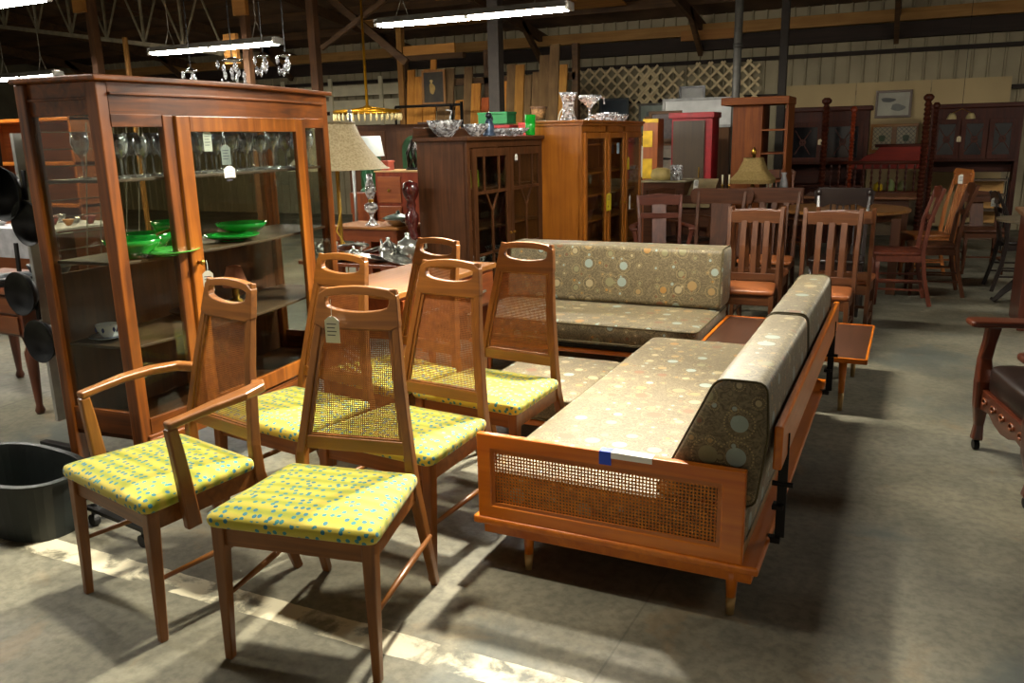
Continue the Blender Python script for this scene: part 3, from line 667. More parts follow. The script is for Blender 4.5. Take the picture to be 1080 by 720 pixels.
dr = d.done('door', wood('5c2c08', 'a4601c', 'z', .3, .7, .35), t, .003)
strip(MB(), .395, 1.130, H0 + .10, 1.535, .003, -.003).done('door_glass', GLASS, dr)
MB().lathe((.36, bow(.36) - .012, 1.0), [(.008, 0), (.005, -.012), (.013, -.022), (.008, -.03)], 12, axis='y').done('knob', BRASS, dr, smooth=True)
for a, b_ in ((.05, .275), (1.25, LW - .05)): strip(MB(), a, b_, H0 + .09, 1.555, .003, .008, 4).done('side_glass', GLASS, t)
for x in (.02, LW - .023): box('end_glass', GLASS, t, x, x + .003, .055, DP - .045, H0 + .12, 1.60, bevel=0)
box('back_glass', glass('dusty_back_glass', (.95, .9, .75, 1), .85), t, .05, LW - .05, DP - .012, DP - .010, .98, 1.6, bevel=0)
CM = Matrix.Translation((CX, CY, 0)) @ Matrix.Rotation(CYAW, 4, 'Z')
def cab(x, y, z): return tuple(CM @ Vector((x, y, z)))
# goblets on the top shelf
def goblet():
    prof = [(.030, 0), (.031, .003), (.006, .010), (.004, .02), (.004, .075), (.010, .085), (.027, .105), (.033, .135), (.031, .175), (.0295, .175), (.031, .135), (.025, .108), (.004, .09)]
    return MB().lathe((0, 0, 0), prof, 14).done('goblet', CLEAR, smooth=True)
g0 = None
for i in range(13):
    for j, y in enumerate((.07, .17, .27)):
        x = .12 + i * .105 + (j % 2) * .05
        if x > LW - .09: continue
        if g0 is None: g0 = goblet(); g = g0
        else: g = g0.copy(); COL.objects.link(g)
        g.location = cab(x, y - .02 + (bow(x) * .3), 1.360); sc = 1.0 + rnd.uniform(-.1, .1); g.scale = (sc, sc, sc)
        tag(g, 'clear stemmed goblet in the rows on the top shelf of the china cabinet', 'glass', 'goblets on the china cabinet top shelf')
def bowl(name, c, r, h, mat, label, cat, foot=.45, seg=24, oval=1.0, group=None):
    o = MB().lathe((0, 0, 0), [(r * foot, 0), (r * foot, .006), (r * .6, h * .25), (r * .88, h * .65), (r, h), (r * .975, h), (r * .85, h * .66), (r * .55, h * .28), (.0, h * .14)], seg, sy=oval).done(name, mat, smooth=True, loc=c)
    return tag(o, label, cat, group)
bowl('green_bowl', cab(.18, .10, 1.041), .115, .075, GREENG, 'green glass bowl at the near left end of the cabinet middle shelf', 'bowl')
bowl('green_bowl', cab(.36, .19, 1.041), .105, .080, GREENG, 'green glass bowl behind the left mullion on the cabinet middle shelf', 'bowl')
bowl('green_bowl', cab(.53, .20, 1.041), .10, .115, GREENG, 'deep green bowl just inside the left edge of the cabinet door', 'bowl')
bowl('green_bowl', cab(.95, .17, 1.041), .125, .065, GREENG, 'shallow green bowl at the right of the cabinet door on the middle shelf', 'bowl')
bowl('green_platter', cab(.28, .02, 1.041), .13, .022, plain('4cae4a', .15, 0, .08, coat=.5), 'flat light green platter at the front of the cabinet middle shelf', 'plate')
bowl('green_platter', cab(.76, .08, 1.041), .13, .03, GREENG, 'green oval platter in the middle of the cabinet door', 'plate')
sp_ = MB().tube([(0, 0, 0), (.10, .01, .03), (.13, .012, .032)], [.006, .006, .014], 8).done('wooden_spoon', OLD('x'), smooth=True, loc=cab(.30, .09, 1.12)); sp_.rotation_euler = (0, 0, .8); tag(sp_, 'wooden spoon lying across the green bowls in the cabinet', 'spoon')
BW = plain('d4d6dc', .2, 0, .03, coat=.5); BLUE = plain('2b3b7c', .25, 0, .1)
t = thing('saucer', 'white and blue saucer on the lower cabinet shelf', 'saucer', cab(.13, .25, .701))
MB().lathe((0, 0, 0), [(.03, 0), (.05, .006), (.075, .014), (.074, .016), (.048, .009), (0, .005)], 24).done('dish', BW, t, smooth=True)
MB().lathe((0, 0, 0), [(.066, .0125), (.0745, .0165), (.066, .0165)], 24, False).done('blue_rim', BLUE, t, smooth=True)
t = thing('teacup', 'white teacup with blue flowers standing on its saucer in the cabinet', 'cup', cab(.13, .25, .709))
MB().lathe((0, 0, 0), [(.02, 0), (.022, .006), (.038, .03), (.045, .055), (.043, .055), (.035, .03), (0, .01)], 24).done('cup_body', BW, t, smooth=True)
mb = MB()
for k in range(6):
    a = 2 * PI * k / 6; mb.lathe((.042 * math.cos(a), .042 * math.sin(a), .035), [(.0, -.012), (.009, -.006), (.011, 0), (.009, .006), (.0, .012)], 8, sx=.5, sy=.5)
mb.done('blue_flowers', BLUE, t)
MB().tube([(-.040, 0, .048), (-.062, 0, .046), (-.064, 0, .025), (-.036, 0, .018)], .0035, 8).done('handle', BW, t, smooth=True)
t = thing('table_lamp', 'small pink shaded lamp on the lower shelf seen through the cabinet door', 'lamp', cab(.92, .22, .701))
MB().lathe((0, 0, 0), [(.04, 0), (.045, .01), (.015, .03), (.02, .06), (.012, .10)], 14).done('base', BRASS, t, smooth=True)
MB().lathe((0, 0, 0), [(.065, .09), (.035, .19), (.033, .19), (.063, .09)], 20, False).done('lamp_shade', plain('b0684c', .7), t, smooth=True)
bowl('dark_plate', cab(.75, .18, .701), .11, .025, plain('3a4450', .3), 'dark blue plate on the lower cabinet shelf', 'plate')
bowl('metal_pan', cab(.58, .20, .701), .10, .04, IRON, 'dark metal pan on the lower cabinet shelf by the door edge', 'pan')
price_tag(cab(.36, -.105, 1.01), CYAW - .8, 'white price tag on a string at the cabinet door knob', .042, .085, .045)
price_tag(cab(.585, bow(.585) - .018, 1.395), CYAW, 'bright white price tag hanging upside down inside the cabinet door glass', .07, .05, .005)
price_tag(cab(.50, bow(.5) + .006, 1.56), CYAW, 'pale price tag hanging highest in the cabinet door', .05, .085, .02)
price_tag(cab(.60, bow(.6) + .006, 1.50), CYAW, 'grey price tag hanging behind the cabinet door glass below the highest one', .06, .085, .02, mat=plain('8a9090', .8))

# ------------------------------------------------------------------ desk behind the chairs
WAL = lambda a='x': wood('7e4c1c', 'a0682c', a, .45, .8, .1)
WALD = lambda a='x': wood('6a2e10', '8c4418', a, .35, .8, .3)
t = thing('desk', 'walnut desk with pale top behind the cane back chairs', 'desk', (-1.23, 1.57, 0))
box('desk_top', WAL('y'), t, -.25, .25, -.56, .56, .715, .745, bevel=.004)
mb = MB().box(-.23, .235, -.53, .54, .50, .714); mb.done('case', WALD('y'), t, .003)
for y0, y1 in ((-.50, .0), (.03, .51)):
    dd = box('drawer', WALD('y'), t, .235, .250, y0, y1, .52, .70, bevel=.004); MB().bar((.258, (y0 + y1) / 2 - .12, .60), (.258, (y0 + y1) / 2 + .12, .60), .012, .012).done('handle', STEEL, dd)
for x, y in ((-.2, -.5), (.2, -.5), (-.2, .5), (.2, .5)): MB().bar((x, y, .50), (x, y, 0), .05, .05, .03, .03, up=(0, 1, 0)).done('leg', WALD('z'), t, .003)

# ------------------------------------------------------------------ tub, dolly, debris
def oval_ring(a, b_, z, p=2.6, k=36):
    out = []
    for i in range(k):
        th = 2 * PI * i / k; ca, sa = math.cos(th), math.sin(th)
        out.append(Vector((a * abs(ca) ** (2 / p) * (1 if ca > 0 else -1), b_ * abs(sa) ** (2 / p) * (1 if sa > 0 else -1), z)))
    return out
t = thing('tub', 'black plastic tub on the floor in front of the cabinet side', 'tub', (-1.90, -.42, 0), -.08)
MB().loft([oval_ring(.28, .14, 0), oval_ring(.32, .165, .235), oval_ring(.345, .185, .238), oval_ring(.347, .187, .25), oval_ring(.315, .163, .25), oval_ring(.275, .135, .02)], True).done('tub_body', plain('141a18', .5, 0, .2, 8), t, smooth=False)
t = thing('dolly', 'low dark wheeled dolly on the floor under the dining armchair', 'dolly', (-1.42, -.36, 0), -.15)
MB().bar((-.2, 0, .075), (.2, 0, .075), .03, .015).bar((-.18, 0, .075), (-.18, .12, .075), .03, .015).done('frame_bar', IRON, t)
for x in (-.17, .17): MB().lathe((x, 0, .025), [(.0, -.012), (.025, -.012), (.025, .012), (.0, .012)], 14, axis='y').tube([(x, 0, .03), (x, 0, .07)], .008, 8).done('caster', BLACK, t, smooth=False)
o = MB().lathe((0, 0, 0), [(0, 0), (.018, .004), (.02, .009), (0, .014)], 8, sx=1.6, sy=.7).done('dead_leaf', plain('2a2018', .8), loc=(-.84, -.18, 0)); tag(o, 'small dark dead leaf lying on the concrete behind the nearest chair legs', 'leaf')

# ------------------------------------------------------------------ bookcases
t = thing('dark_bookcase', 'dark mission style bookcase with two glazed doors, behind the desk', 'bookcase', (-1.62, 2.98, 0))
D2, L2, HH = .42, 1.36, 1.50
box('side_panel', DARK('z'), t, -D2, -.02, 0, .03, 0, HH - .03, bevel=.003); box('side_panel', DARK('z'), t, -D2, -.02, L2 - .03, L2, 0, HH - .03, bevel=.003)
box('back_panel', DARK('z'), t, -D2, -D2 + .012, .03, L2 - .03, 0, HH - .03)
box('top', DARK('y'), t, -D2 - .02, .02, -.02, L2 + .02, HH - .03, HH, bevel=.004); box('gallery', DARK('y'), t, -D2 - .02, -D2, -.02, L2 + .02, HH, HH + .07, bevel=.004)
mb = MB()
for y0, y1 in ((0, .05), (L2 - .05, L2)): mb.box(-.03, 0, y0, y1, 0, HH - .03)
mb.box(-.03, 0, .05, L2 - .05, HH - .08, HH - .03); mb.box(-.03, 0, .05, L2 - .05, 0, .12); mb.done('face_frame', DARK('z'), t, .002)
for z in (.12, .45, .80, 1.10): box('shelf', DARK('y'), t, -D2 + .012, -.04, .03, L2 - .03, z, z + .018)
for k in range(2):
    y0 = .055 + k * (L2 - .11) / 2; y1 = y0 + (L2 - .11) / 2 - .005; z0, z1 = .13, HH - .085
    mb = MB()
    mb.box(0, .02, y0, y0 + .06, z0, z1).box(0, .02, y1 - .06, y1, z0, z1).box(0, .02, y0 + .06, y1 - .06, z1 - .06, z1).box(0, .02, y0 + .06, y1 - .06, z0, z0 + .07)
    ym = (y0 + y1) / 2; zt = 1.08
    mb.box(0.002, .018, y0 + .06, y1 - .06, zt, zt + .025)
    for f in (.25, .75): yy = y0 + .06 + (y1 - y0 - .12) * f; mb.box(.002, .018, yy - .009, yy + .009, zt + .025, z1 - .06)
    mb.box(.002, .018, ym - .012, ym + .012, z0 + .07, .96)
    for s in (-1, 1): mb.bar((.01, ym, .94), (.01, ym + s * .10, zt + .005), .014, .02)
    mb.box(0.002, .018, y0 + .06, y1 - .06, .62, .64)
    dd = mb.done('door', DARK('z'), t, .001); box('door_glass', GLASS, dd, .008, .011, y0 + .05, y1 - .05, z0 + .06, z1 - .05, bevel=0)
    MB().lathe((.02, y1 - .03 if k == 0 else y0 + .03, .75), [(.006, 0), (.012, .012), (.008, .02)], 10, axis='x').done('knob', BRASS, dd)
price_tag((-1.585, 3.74, 1.36), PI / 2, 'white price tag hanging on the dark bookcase door', .05, .05, .0)
bowl('glass_bowl', (-1.85, 3.42, .469), .12, .10, CUT, 'clear glass bowl on a shelf in the dark bookcase near side', 'bowl')
bowl('glass_bowl', (-1.85, 3.95, .469), .13, .12, CUT, 'clear glass bowl on a shelf in the dark bookcase far side', 'bowl')
o = MB().box(-.10, .10, -.13, .13, 0, .13).done('green_box', plain('7a8a20', .6), bevel=.004, loc=(-1.86, 3.30, 1.119)); tag(o, 'yellow green box on the upper shelf in the dark bookcase', 'box')

t = thing('oak_bookcase', 'orange oak bookcase with three glazed doors right of the dark bookcase', 'bookcase', (-1.28, 4.40, 0))
D3, L3, H3 = .46, 1.74, 1.62
box('side_panel', ORNG('z'), t, -D3, -.02, 0, .03, 0, H3 - .04, bevel=.003); box('side_panel', ORNG('z'), t, -D3, -.02, L3 - .03, L3, 0, H3 - .04, bevel=.003)
box('back_panel', ORNG('z'), t, -D3, -D3 + .012, .03, L3 - .03, 0, H3 - .04)
mb = MB().box(-D3 - .03, .03, -.03, L3 + .03, H3 - .02, H3).box(-D3 - .015, .015, -.015, L3 + .015, H3 - .045, H3 - .02); mb.done('top', ORNG('y'), t, .004)
mb = MB()
for y0 in (0, L3 * .36, L3 * .66, L3 - .05): mb.box(-.03, 0, y0, y0 + .045, 0, H3 - .04)
mb.box(-.03, 0, .045, L3 - .05, H3 - .10, H3 - .04); mb.box(-.03, 0, .045, L3 - .05, 0, .10); mb.done('face_frame', ORNG('z'), t, .002)
for z in (.10, .42, .72, .95, 1.15, 1.40): box('shelf', ORNG('y'), t, -D3 + .012, -.05, .03, L3 - .03, z, z + .018)
eds = [(.045, L3 * .36), (L3 * .36 + .045, L3 * .66), (L3 * .66 + .045, L3 - .05)]
for k, (y0, y1) in enumerate(eds):
    z0, z1 = .11, H3 - .105
    mb = MB().box(0, .02, y0, y0 + .05, z0, z1).box(0, .02, y1 - .05, y1, z0, z1).box(0, .02, y0 + .05, y1 - .05, z1 - .05, z1).box(0, .02, y0 + .05, y1 - .05, z0, z0 + .06)
    dd = mb.done('door', ORNG('z'), t, .002); box('door_glass', GLASS, dd, .008, .011, y0 + .04, y1 - .04, z0 + .05, z1 - .04, bevel=0)
    MB().lathe((.02, y1 - .025, .85), [(.006, 0), (.013, .012), (.008, .02)], 10, axis='x').done('knob', BRASS, dd)
YT = plain('d8c020', .7)
price_tag((-1.245, 5.02, .98), PI / 2, 'yellow tag on the oak bookcase at the left door edge', .13, .16, .01, mat=YT)
price_tag((-1.245, 5.28, 1.42), PI / 2, 'pale blue tag hanging inside the middle door of the oak bookcase', .07, .10, .0, mat=plain('9ab0c0', .7))
price_tag((-1.245, 5.60, 1.28), PI / 2, 'small yellow tag at the right door handle of the oak bookcase', .06, .12, .0, mat=YT)
price_tag((-1.245, 5.66, .92), PI / 2, 'white tag hanging low at the right door of the oak bookcase', .05, .13, .02)

# glassware on the bookcases
HD = 1.502
bowl('punch_bowl', (-1.93, 3.22, HD), .135, .12, CUT, 'cut glass punch bowl at the left end of the dark bookcase top', 'bowl', .4)
bowl('glass_bowl', (-1.74, 3.36, HD), .10, .09, CUT, 'cut glass bowl beside the punch bowl on the dark bookcase top', 'bowl', .4)
t = thing('ladle', 'clear glass ladle standing in the punch bowl', 'ladle', (-1.90, 3.22, HD + .03))
MB().tube([(0, 0, .01), (.0, .04, .12), (0, .06, .16), (0, -.02, .165)], .006, 8).done('handle', CUT, t, smooth=True); MB().lathe((0, 0, 0), [(.01, 0), (.028, .012), (.03, .03), (.02, .012)], 10).done('cup', CUT, t, smooth=True)
t = thing('figurine', 'dark silver figurine on the dark bookcase top between the glass dishes', 'figurine', (-1.76, 3.62, HD))
MB().lathe((0, 0, 0), [(.06, 0), (.06, .02), (.045, .03), (.05, .07), (.035, .11), (.025, .13)], 14, sx=.8).done('body', plain('4a5a72', .3, .5), t, smooth=True)
MB().lathe((0, 0, .155), [(.0, -.03), (.022, -.015), (.028, 0), (.02, .018), (.0, .028)], 12).tube([(0, .03, .10), (0, .06, .13), (0, .035, .16)], .010, 6).tube([(0, -.03, .10), (.02, -.06, .07)], .010, 6).done('head_and_arms', plain('2a2c34', .3, .5), t, smooth=True)
for i, (y, r, sp) in enumerate(((3.82, .11, .55), (4.02, .13, .5))):
    bowl('glass_dish', (-1.74, y, HD), r, .05 + .01 * i, CUT, ('low cut glass dish right of the figurine', 'low oval cut glass dish beside the green tumbler')[i], 'dish', .6, oval=1.3)
o = MB().lathe((0, 0, 0), [(.035, 0), (.042, .01), (.047, .17), (.044, .17), (.038, .02), (0, .015)], 20).done('green_tumbler', plain('17a02c', .15, 0, .05, coat=.6), smooth=True, loc=(-1.70, 4.28, HD)); tag(o, 'bright green tumbler at the far end of the dark bookcase top', 'tumbler')
o = MB().lathe((0, 0, 0), [(.075, 0), (.075, .01), (.055, .06), (.05, .13), (.06, .20), (.085, .25), (.08, .25), (.045, .14), (0, .03)], 22).done('crystal_vase', CUT, smooth=True, loc=(-1.58, 4.86, 1.622)); tag(o, 'tall cut crystal vase on the oak bookcase', 'vase')
t = thing('compote', 'cut crystal footed compote beside the tall vase on the oak bookcase', 'compote', (-1.42, 4.98, 1.622))
MB().lathe((0, 0, 0), [(.05, 0), (.045, .012), (.012, .03), (.012, .10), (.03, .13), (.10, .19), (.105, .22), (.09, .20), (.02, .145), (0, .14)], 20).done('bowl', CUT, t, smooth=True)
MB().tube([(.10, 0, .205), (.135, 0, .19), (.14, 0, .14)], .008, 6).done('drooping_lip', CUT, t, smooth=True)
for i in range(5):
    bowl('crystal_dish', (-1.40 + .02 * (i % 2), 5.14 + i * .17, 1.622), .085, .055 + .012 * (i % 3), CUT, 'low cut crystal dish in the row along the oak bookcase top', 'dish', .6, 18, group='crystal dishes on the oak bookcase')

# ------------------------------------------------------------------ things behind the dark bookcase
t = thing('storage_shelf', 'plain shelf unit behind the bookcases holding boxes and baskets', 'shelf', (-2.75, 6.3, 0))
for x in (-.7, .7): box('side_panel', BEAMZ, t, x - .02, x + .02, -.2, .2, 0, 1.48)
for z in (.4, .95, 1.46): box('shelf', BEAM, t, -.68, .68, -.2, .2, z, z + .025)
def carton(x, y, z, w, d, h, mat, label, cat='box', name='storage_box'):
    o = MB().box(-w / 2, w / 2, -d / 2, d / 2, 0, h * .82).box(-w / 2 - .006, w / 2 + .006, -d / 2 - .006, d / 2 + .006, h * .8, h).done(name, mat, bevel=.003, loc=(x, y, z)); return tag(o, label, cat)
carton(-2.95, 6.28, 1.486, .30, .22, .14, plain('7a1414', .6), 'red box behind the dark bookcase below the green box')
carton(-3.02, 6.32, 1.640, .36, .24, .13, plain('0d5a2c', .6), 'green box on top of the red box behind the dark bookcase')
carton(-2.62, 6.28, 1.486, .14, .2, .16, plain('8a2018', .6), 'small red tin behind the green tumbler')
carton(-2.40, 6.32, 1.486, .30, .24, .17, plain('06301c', .6), 'dark green box between the red tin and the pale basket')
t = thing('wicker_basket', 'pale wicker basket with arched handle on the storage shelf', 'basket', (-2.16, 6.28, 1.486))
MB().lathe((0, 0, 0), [(.08, 0), (.11, .14), (.105, .14), (.075, .01)], 20).done('body', plain('8a8068', .8, 0, .3, 60), t, smooth=True)
MB().tube([(.10 * math.cos(a), 0, .13 + .19 * math.sin(a)) for a in [PI * k / 12 for k in range(13)]], .008, 8).done('handle', plain('a09880', .8), t, smooth=True)
t = thing('wicker_basket', 'brown wicker basket beside the dark green box', 'basket', (-2.52, 6.35, 1.66))
MB().lathe((0, 0, 0), [(.07, 0), (.09, .15), (.085, .15), (.065, .01)], 18).done('body', plain('6a4a24', .8, 0, .3, 60), t, smooth=True)
MB().lathe((0, 0, 0), [(.095, .13), (.095, .155), (.085, .155), (.085, .13)], 18, False).done('rim', plain('4a3016', .8), t)

# planks leaning
PL = [wood('8a5c20', 'b88438', 'z', .85, .6, 0), wood('a06420', 'd09038', 'z', .85, .6, 0), wood('5a4226', '84663e', 'z', .85, .6, 0), wood('a04a1c', 'c0642c', 'z', .85, .6, 0)]
x = -6.15; k = 0
while x < -3.45:
    w = rnd.uniform(.09, .17); h = rnd.uniform(2.0, 2.8) if rnd.random() < .35 else rnd.uniform(2.45, 2.85)
    mi = 3 if -4.92 < x < -4.75 else (1 if x < -5.6 else rnd.choice([0, 0, 1, 2, 2]))
    y = 9.40 + rnd.uniform(-.03, .03)
    o = MB().bar((0, -.25, 0), (0, .06, h), w, .03, up=(0, 1, 0)).done('plank', PL[mi], bevel=.002, loc=(x + w / 2, y, 0.001))
    tag(o, 'weathered board leaning upright in the row behind the bookcases', 'plank', 'boards leaning along the rear rack'); x += w + .006; k += 1
mb = MB().box(-6.3, -3.3, 9.50, 9.60, 1.5, 1.6); mb.box(-6.3, -3.3, 9.50, 9.60, 2.3, 2.4)
for xx in (-6.3, -4.8, -3.35): mb.box(xx, xx + .09, 9.50, 9.60, 0, 2.8)
struct('trim_%d' % n, mb, BEAM); n += 1
def picture(x, y, zc, w, h, frame, canvas, label, rz=0, tilt=0, fw=.035, marks=(), cat='picture'):
    t = thing('framed_picture', label, cat, (x, y, zc), rz); t.rotation_euler = (tilt, 0, rz)
    a, b_ = w / 2, h / 2
    MB().ringprism([(-a, -b_), (a, -b_), (a, b_), (-a, b_)], [(-a + fw, -b_ + fw), (a - fw, -b_ + fw), (a - fw, b_ - fw), (-a + fw, b_ - fw)], lambda p, q: (p, -.02, q), lambda p, q: (p, .0, q)).done('frame', frame, t, .003)
    box('canvas', canvas, t, -a + fw - .004, a - fw + .004, -.008, -.001, -b_ + fw - .004, b_ - fw + .004, bevel=0)
    for i, (nm, poly, m) in enumerate(marks): MB().prism(poly, 'y', -.0095 - i * .0006, -.008).done(nm, m, t)
    return t
def blob(cx, cz, rx, rz_, k=14, ph=0):
    return [(cx + rx * math.cos(2 * PI * i / k) * (1 + .18 * math.sin(3 * 2 * PI * i / k + ph)), cz + rz_ * math.sin(2 * PI * i / k) * (1 + .15 * math.cos(2 * 2 * PI * i / k + ph))) for i in range(k)]
picture(-5.60, 9.34, 2.28, .42, .52, wood('7a4c16', 'a06c24', 'z', .5), plain('2c2412', .5, 0, .4, 5), 'dark painting of a seated pale figure hung on the leaning boards', marks=(('pale_figure', blob(-.03, -.02, .05, .09, ph=1), plain('a08040', .6)), ('pale_head', blob(-.04, .09, .025, .03), plain('b89a5c', .6))))
picture(-5.65, 9.24, 1.58, .42, .36, wood('3a2412', '54361c', 'x', .5), plain('c07818', .5, 0, .3, 6), 'small framed orange picture above the tall dark dresser behind the lamps')

# lattice panels
def lattice(x0, x1, z0, z1, y, label):
    t = thing('lattice_panel', label, 'lattice', ((x0 + x1) / 2, y, z0)); w, h = (x1 - x0), z1 - z0; st = .205
    for sgn, off in ((1, 0), (-1, .012)):
        mb = MB(); c = -h
        while c < w:
            pts = []
            # line from (c,0) going up with slope 1 (or mirrored), clipped to the panel
            a0, a1 = max(c, 0), min(c + h, w)
            if a1 - a0 > .03:
                p0 = (a0, a0 - c); p1 = (a1, a1 - c)
                if sgn < 0: p0, p1 = (w - p0[0], p0[1]), (w - p1[0], p1[1])
                mb.bar((p0[0] - w / 2, off, p0[1]), (p1[0] - w / 2, off, p1[1]), .010, .038)
            c += st
        mb.done('slats', plain('d8c498', .8, 0, .05), t)
    return t
lattice(-4.16, -2.72, 1.35, 2.62, 11.862, 'diagonal white lattice panel at the left of the rear wall')
lattice(-3.05, -2.28, 1.25, 2.55, 11.835, 'diagonal lattice panel standing lower between the two others')
lattice(-2.22, -1.06, 1.35, 2.62, 11.862, 'diagonal white lattice panel at the right beside the steel pole')
picture(-3.37, 11.5, 1.93, .52, .34, wood('2a3030', '384040', 'x', .5), plain('28343c', .4, 0, .3, 5), 'small dark bluish framed picture against the left lattice')
picture(-2.60, 11.45, 1.73, .64, .52, wood('302c22', '46402e', 'x', .5), plain('707a6c', .4, 0, .15, 5), 'large grey green framed print of trees below the lattice', marks=(('inner_image', [(-.19, -.13), (.19, -.13), (.19, .13), (-.19, .13)], plain('4c5850', .5, 0, .3, 8)), ('dark_trees', blob(0, -.02, .11, .06, ph=2), plain('26302a', .5))))
picture(-2.00, 11.3, 2.03, .42, .40, wood('14110e', '221c16', 'x', .4), plain('6c685c', .3, 0, .2, 5), 'black framed mirror like picture above the red cabinet')
for x, y, z0, h, lb in ((-3.9, 11.4, 1.5, .2, 0), (-3.37, 11.44, 0, 1.74, 1), (-2.6, 11.4, 0, 1.45, 2), (-2.0, 11.25, 0, 1.82, 3)):
    if lb: tag(MB().box(-.25, .25, 0, .04, 0, .03).box(-.25, -.2, 0, .04, .03, h).box(.2, .25, 0, .04, .03, h).done('easel', BEAMZ, loc=(x, y + .03, 0)), ('', 'dark stand behind the small bluish picture', 'dark stand behind the large grey green print', 'dark stand behind the black framed picture')[lb], 'stand')

# ------------------------------------------------------------------ lamps and small furniture on the left of the bookcases
LINEN = linen_mat('8c7c5c', 'a89a78')
t = thing('floor_lamp', 'brass floor lamp with wide bell shaped linen shade', 'lamp', (-2.50, 2.62, 0))
MB().lathe((0, 0, 0), [(.13, 0), (.13, .02), (.04, .05), (.014, .08), (.014, 1.30), (.02, 1.32)], 20).done('pole', BRASS, t, smooth=True)
bell = [(.385, 1.29), (.36, 1.30), (.30, 1.36), (.235, 1.44), (.18, 1.53), (.150, 1.605)]
MB().lathe((0, 0, 0), bell + [(r - .004, z) for r, z in bell[::-1]], 28, False).done('lamp_shade', LINEN, t, smooth=True)
MB().lathe((0, 0, 0), [(.15, 1.60), (.155, 1.61), (.15, 1.62), (.145, 1.61)], 24, False).done('shade_trim', linen_mat('5c5038', '7a6c4c'), t, smooth=True)
MB().tube([(.03, -.02, 1.3), (.05, -.05, 1.0), (.02, -.08, .85), (.10, -.06, .72), (.06, -.03, .5), (.05, -.02, .02)], .005, 6).done('cord', plain('b08a20', .5), t, smooth=True)
t = thing('small_table', 'small wooden table with pale top holding the glass oil lamp', 'table', (-2.66, 3.32, 0))
box('tabletop', WAL('x'), t, -.34, .34, -.22, .22, .80, .82, bevel=.004); box('apron', WALD('x'), t, -.31, .31, -.19, .19, .70, .80)
for x in (-.29, .29):
    for y in (-.17, .17): MB().lathe((x, y, 0), [(.018, 0), (.02, .3), (.028, .35), (.02, .4), (.028, .70)], 10).done('leg', WALD('z'), t, smooth=True)
t = thing('oil_lamp', 'clear glass oil lamp with chimney on the small table', 'lamp', (-2.64, 3.22, .821))
MB().lathe((0, 0, 0), [(.055, 0), (.055, .01), (.03, .03), (.012, .06), (.02, .09), (.055, .13), (.05, .17), (.02, .185)], 20).done('glass_base', CUT, t, smooth=True)
MB().lathe((0, 0, 0), [(.022, .185), (.022, .205), (.015, .21)], 14).done('burner', BRASS, t, smooth=True)
MB().lathe((0, 0, 0), [(.022, .21), (.040, .26), (.042, .30), (.022, .36), (.024, .41), (.021, .41), (.02, .36), (.038, .30)], 18, False).done('chimney', CUT, t, smooth=True)
t = thing('tureen', 'lidded silver tureen on the small table right of the oil lamp', 'tureen', (-2.40, 3.24, .821))
MB().lathe((0, 0, 0), [(.05, 0), (.08, .03), (.10, .055), (.10, .06)], 20, sx=1.2).done('dish', SILVER, t, smooth=True); MB().lathe((0, 0, 0), [(.115, .06), (.09, .075), (.05, .09), (.012, .10), (.015, .115), (0, .125)], 20, sx=1.2).done('lid', plain('6a7a70', .3, .6), t, smooth=True)
t = thing('chest_of_drawers', 'red brown chest of drawers behind the glass oil lamp', 'chest of drawers', (-3.14, 4.62, 0))
box('case', wood('6e220a', '8e3a14', 'z', .3), t, -.27, .27, -.2, .2, .0, 1.19, bevel=.005); box('top', wood('b08a58', 'c8a070', 'x', .4), t, -.28, .28, -.21, .21, 1.19, 1.205)
for k in range(4):
    dd = box('drawer', wood('7e3a14', '9c5420', 'x', .4), t, -.24, .02, -.213, -.2, .06 + k * .28, .31 + k * .28, bevel=.004); MB().lathe((-.11, -.213, .18 + k * .28), [(.012, 0), (.016, -.012), (.006, -.02)], 10, axis='y').done('knob', BRASS, dd)
t = thing('table_lamp', 'table lamp with plain white drum shade behind the bell shaped one', 'lamp', (-3.56, 4.50, 1.0))
MB().lathe((0, 0, 0), [(.07, 0), (.07, .02), (.02, .05), (.05, .16), (.02, .27), (.01, .35)], 18).done('base', plain('1e5a38', .3), t, smooth=True)
MB().lathe((0, 0, 0), [(.18, .34), (.15, .53), (.147, .53), (.177, .34)], 28, False).done('lamp_shade', plain('b8c0bc', .7, 0, .04), t, smooth=True)
carton(-3.56, 4.50, 0, .10 * 2, .3, 1.0, WALD('z'), 'narrow wooden pedestal under the white drum lamp', 'stand', 'pedestal')
carton(-3.35, 4.55, 1.206, .09, .10, .09, plain('a85040', .6), 'small pinkish box on the chest of drawers')
t = thing('ornament_clutter', 'dark twisted metal ornament on the chest of drawers', 'ornament', (-3.08, 4.6, 1.206))
mb = MB()
for i in range(9):
    a = i * 1.1; mb.tube([(.05 * math.cos(a), .05 * math.sin(a), 0), (.10 * math.cos(a + .7), .06 * math.sin(a), .12 + .02 * (i % 3)), (.03 * math.cos(a + 2), .03 * math.sin(a + 1), .24 + .015 * (i % 4))], .010, 6)
mb.done('branches', plain('2c2622', .3, .6), t, smooth=True)
MB().lathe((0, 0, 0), [(.08, 0), (.08, .015), (.02, .03)], 14).done('base', IRON, t, smooth=True)
o = MB().lathe((0, 0, 0), [(.04, 0), (.045, .5), (.03, .55), (.048, .62), (.03, .68), (.045, .74), (.048, .80), (.03, .84), (.05, .90), (.05, .95), (.03, .98), (.035, 1.02), (.030, 1.05), (.052, 1.09), (.062, 1.13), (.052, 1.18), (.0, 1.20)], 20).done('turned_bedpost', wood('2e0a08', '4c1410', 'z', .2, 1, .6), smooth=True, loc=(-2.02, 2.84, 0)); tag(o, 'dark red turned bedpost with ball finial beside the dark bookcase', 'bedpost')
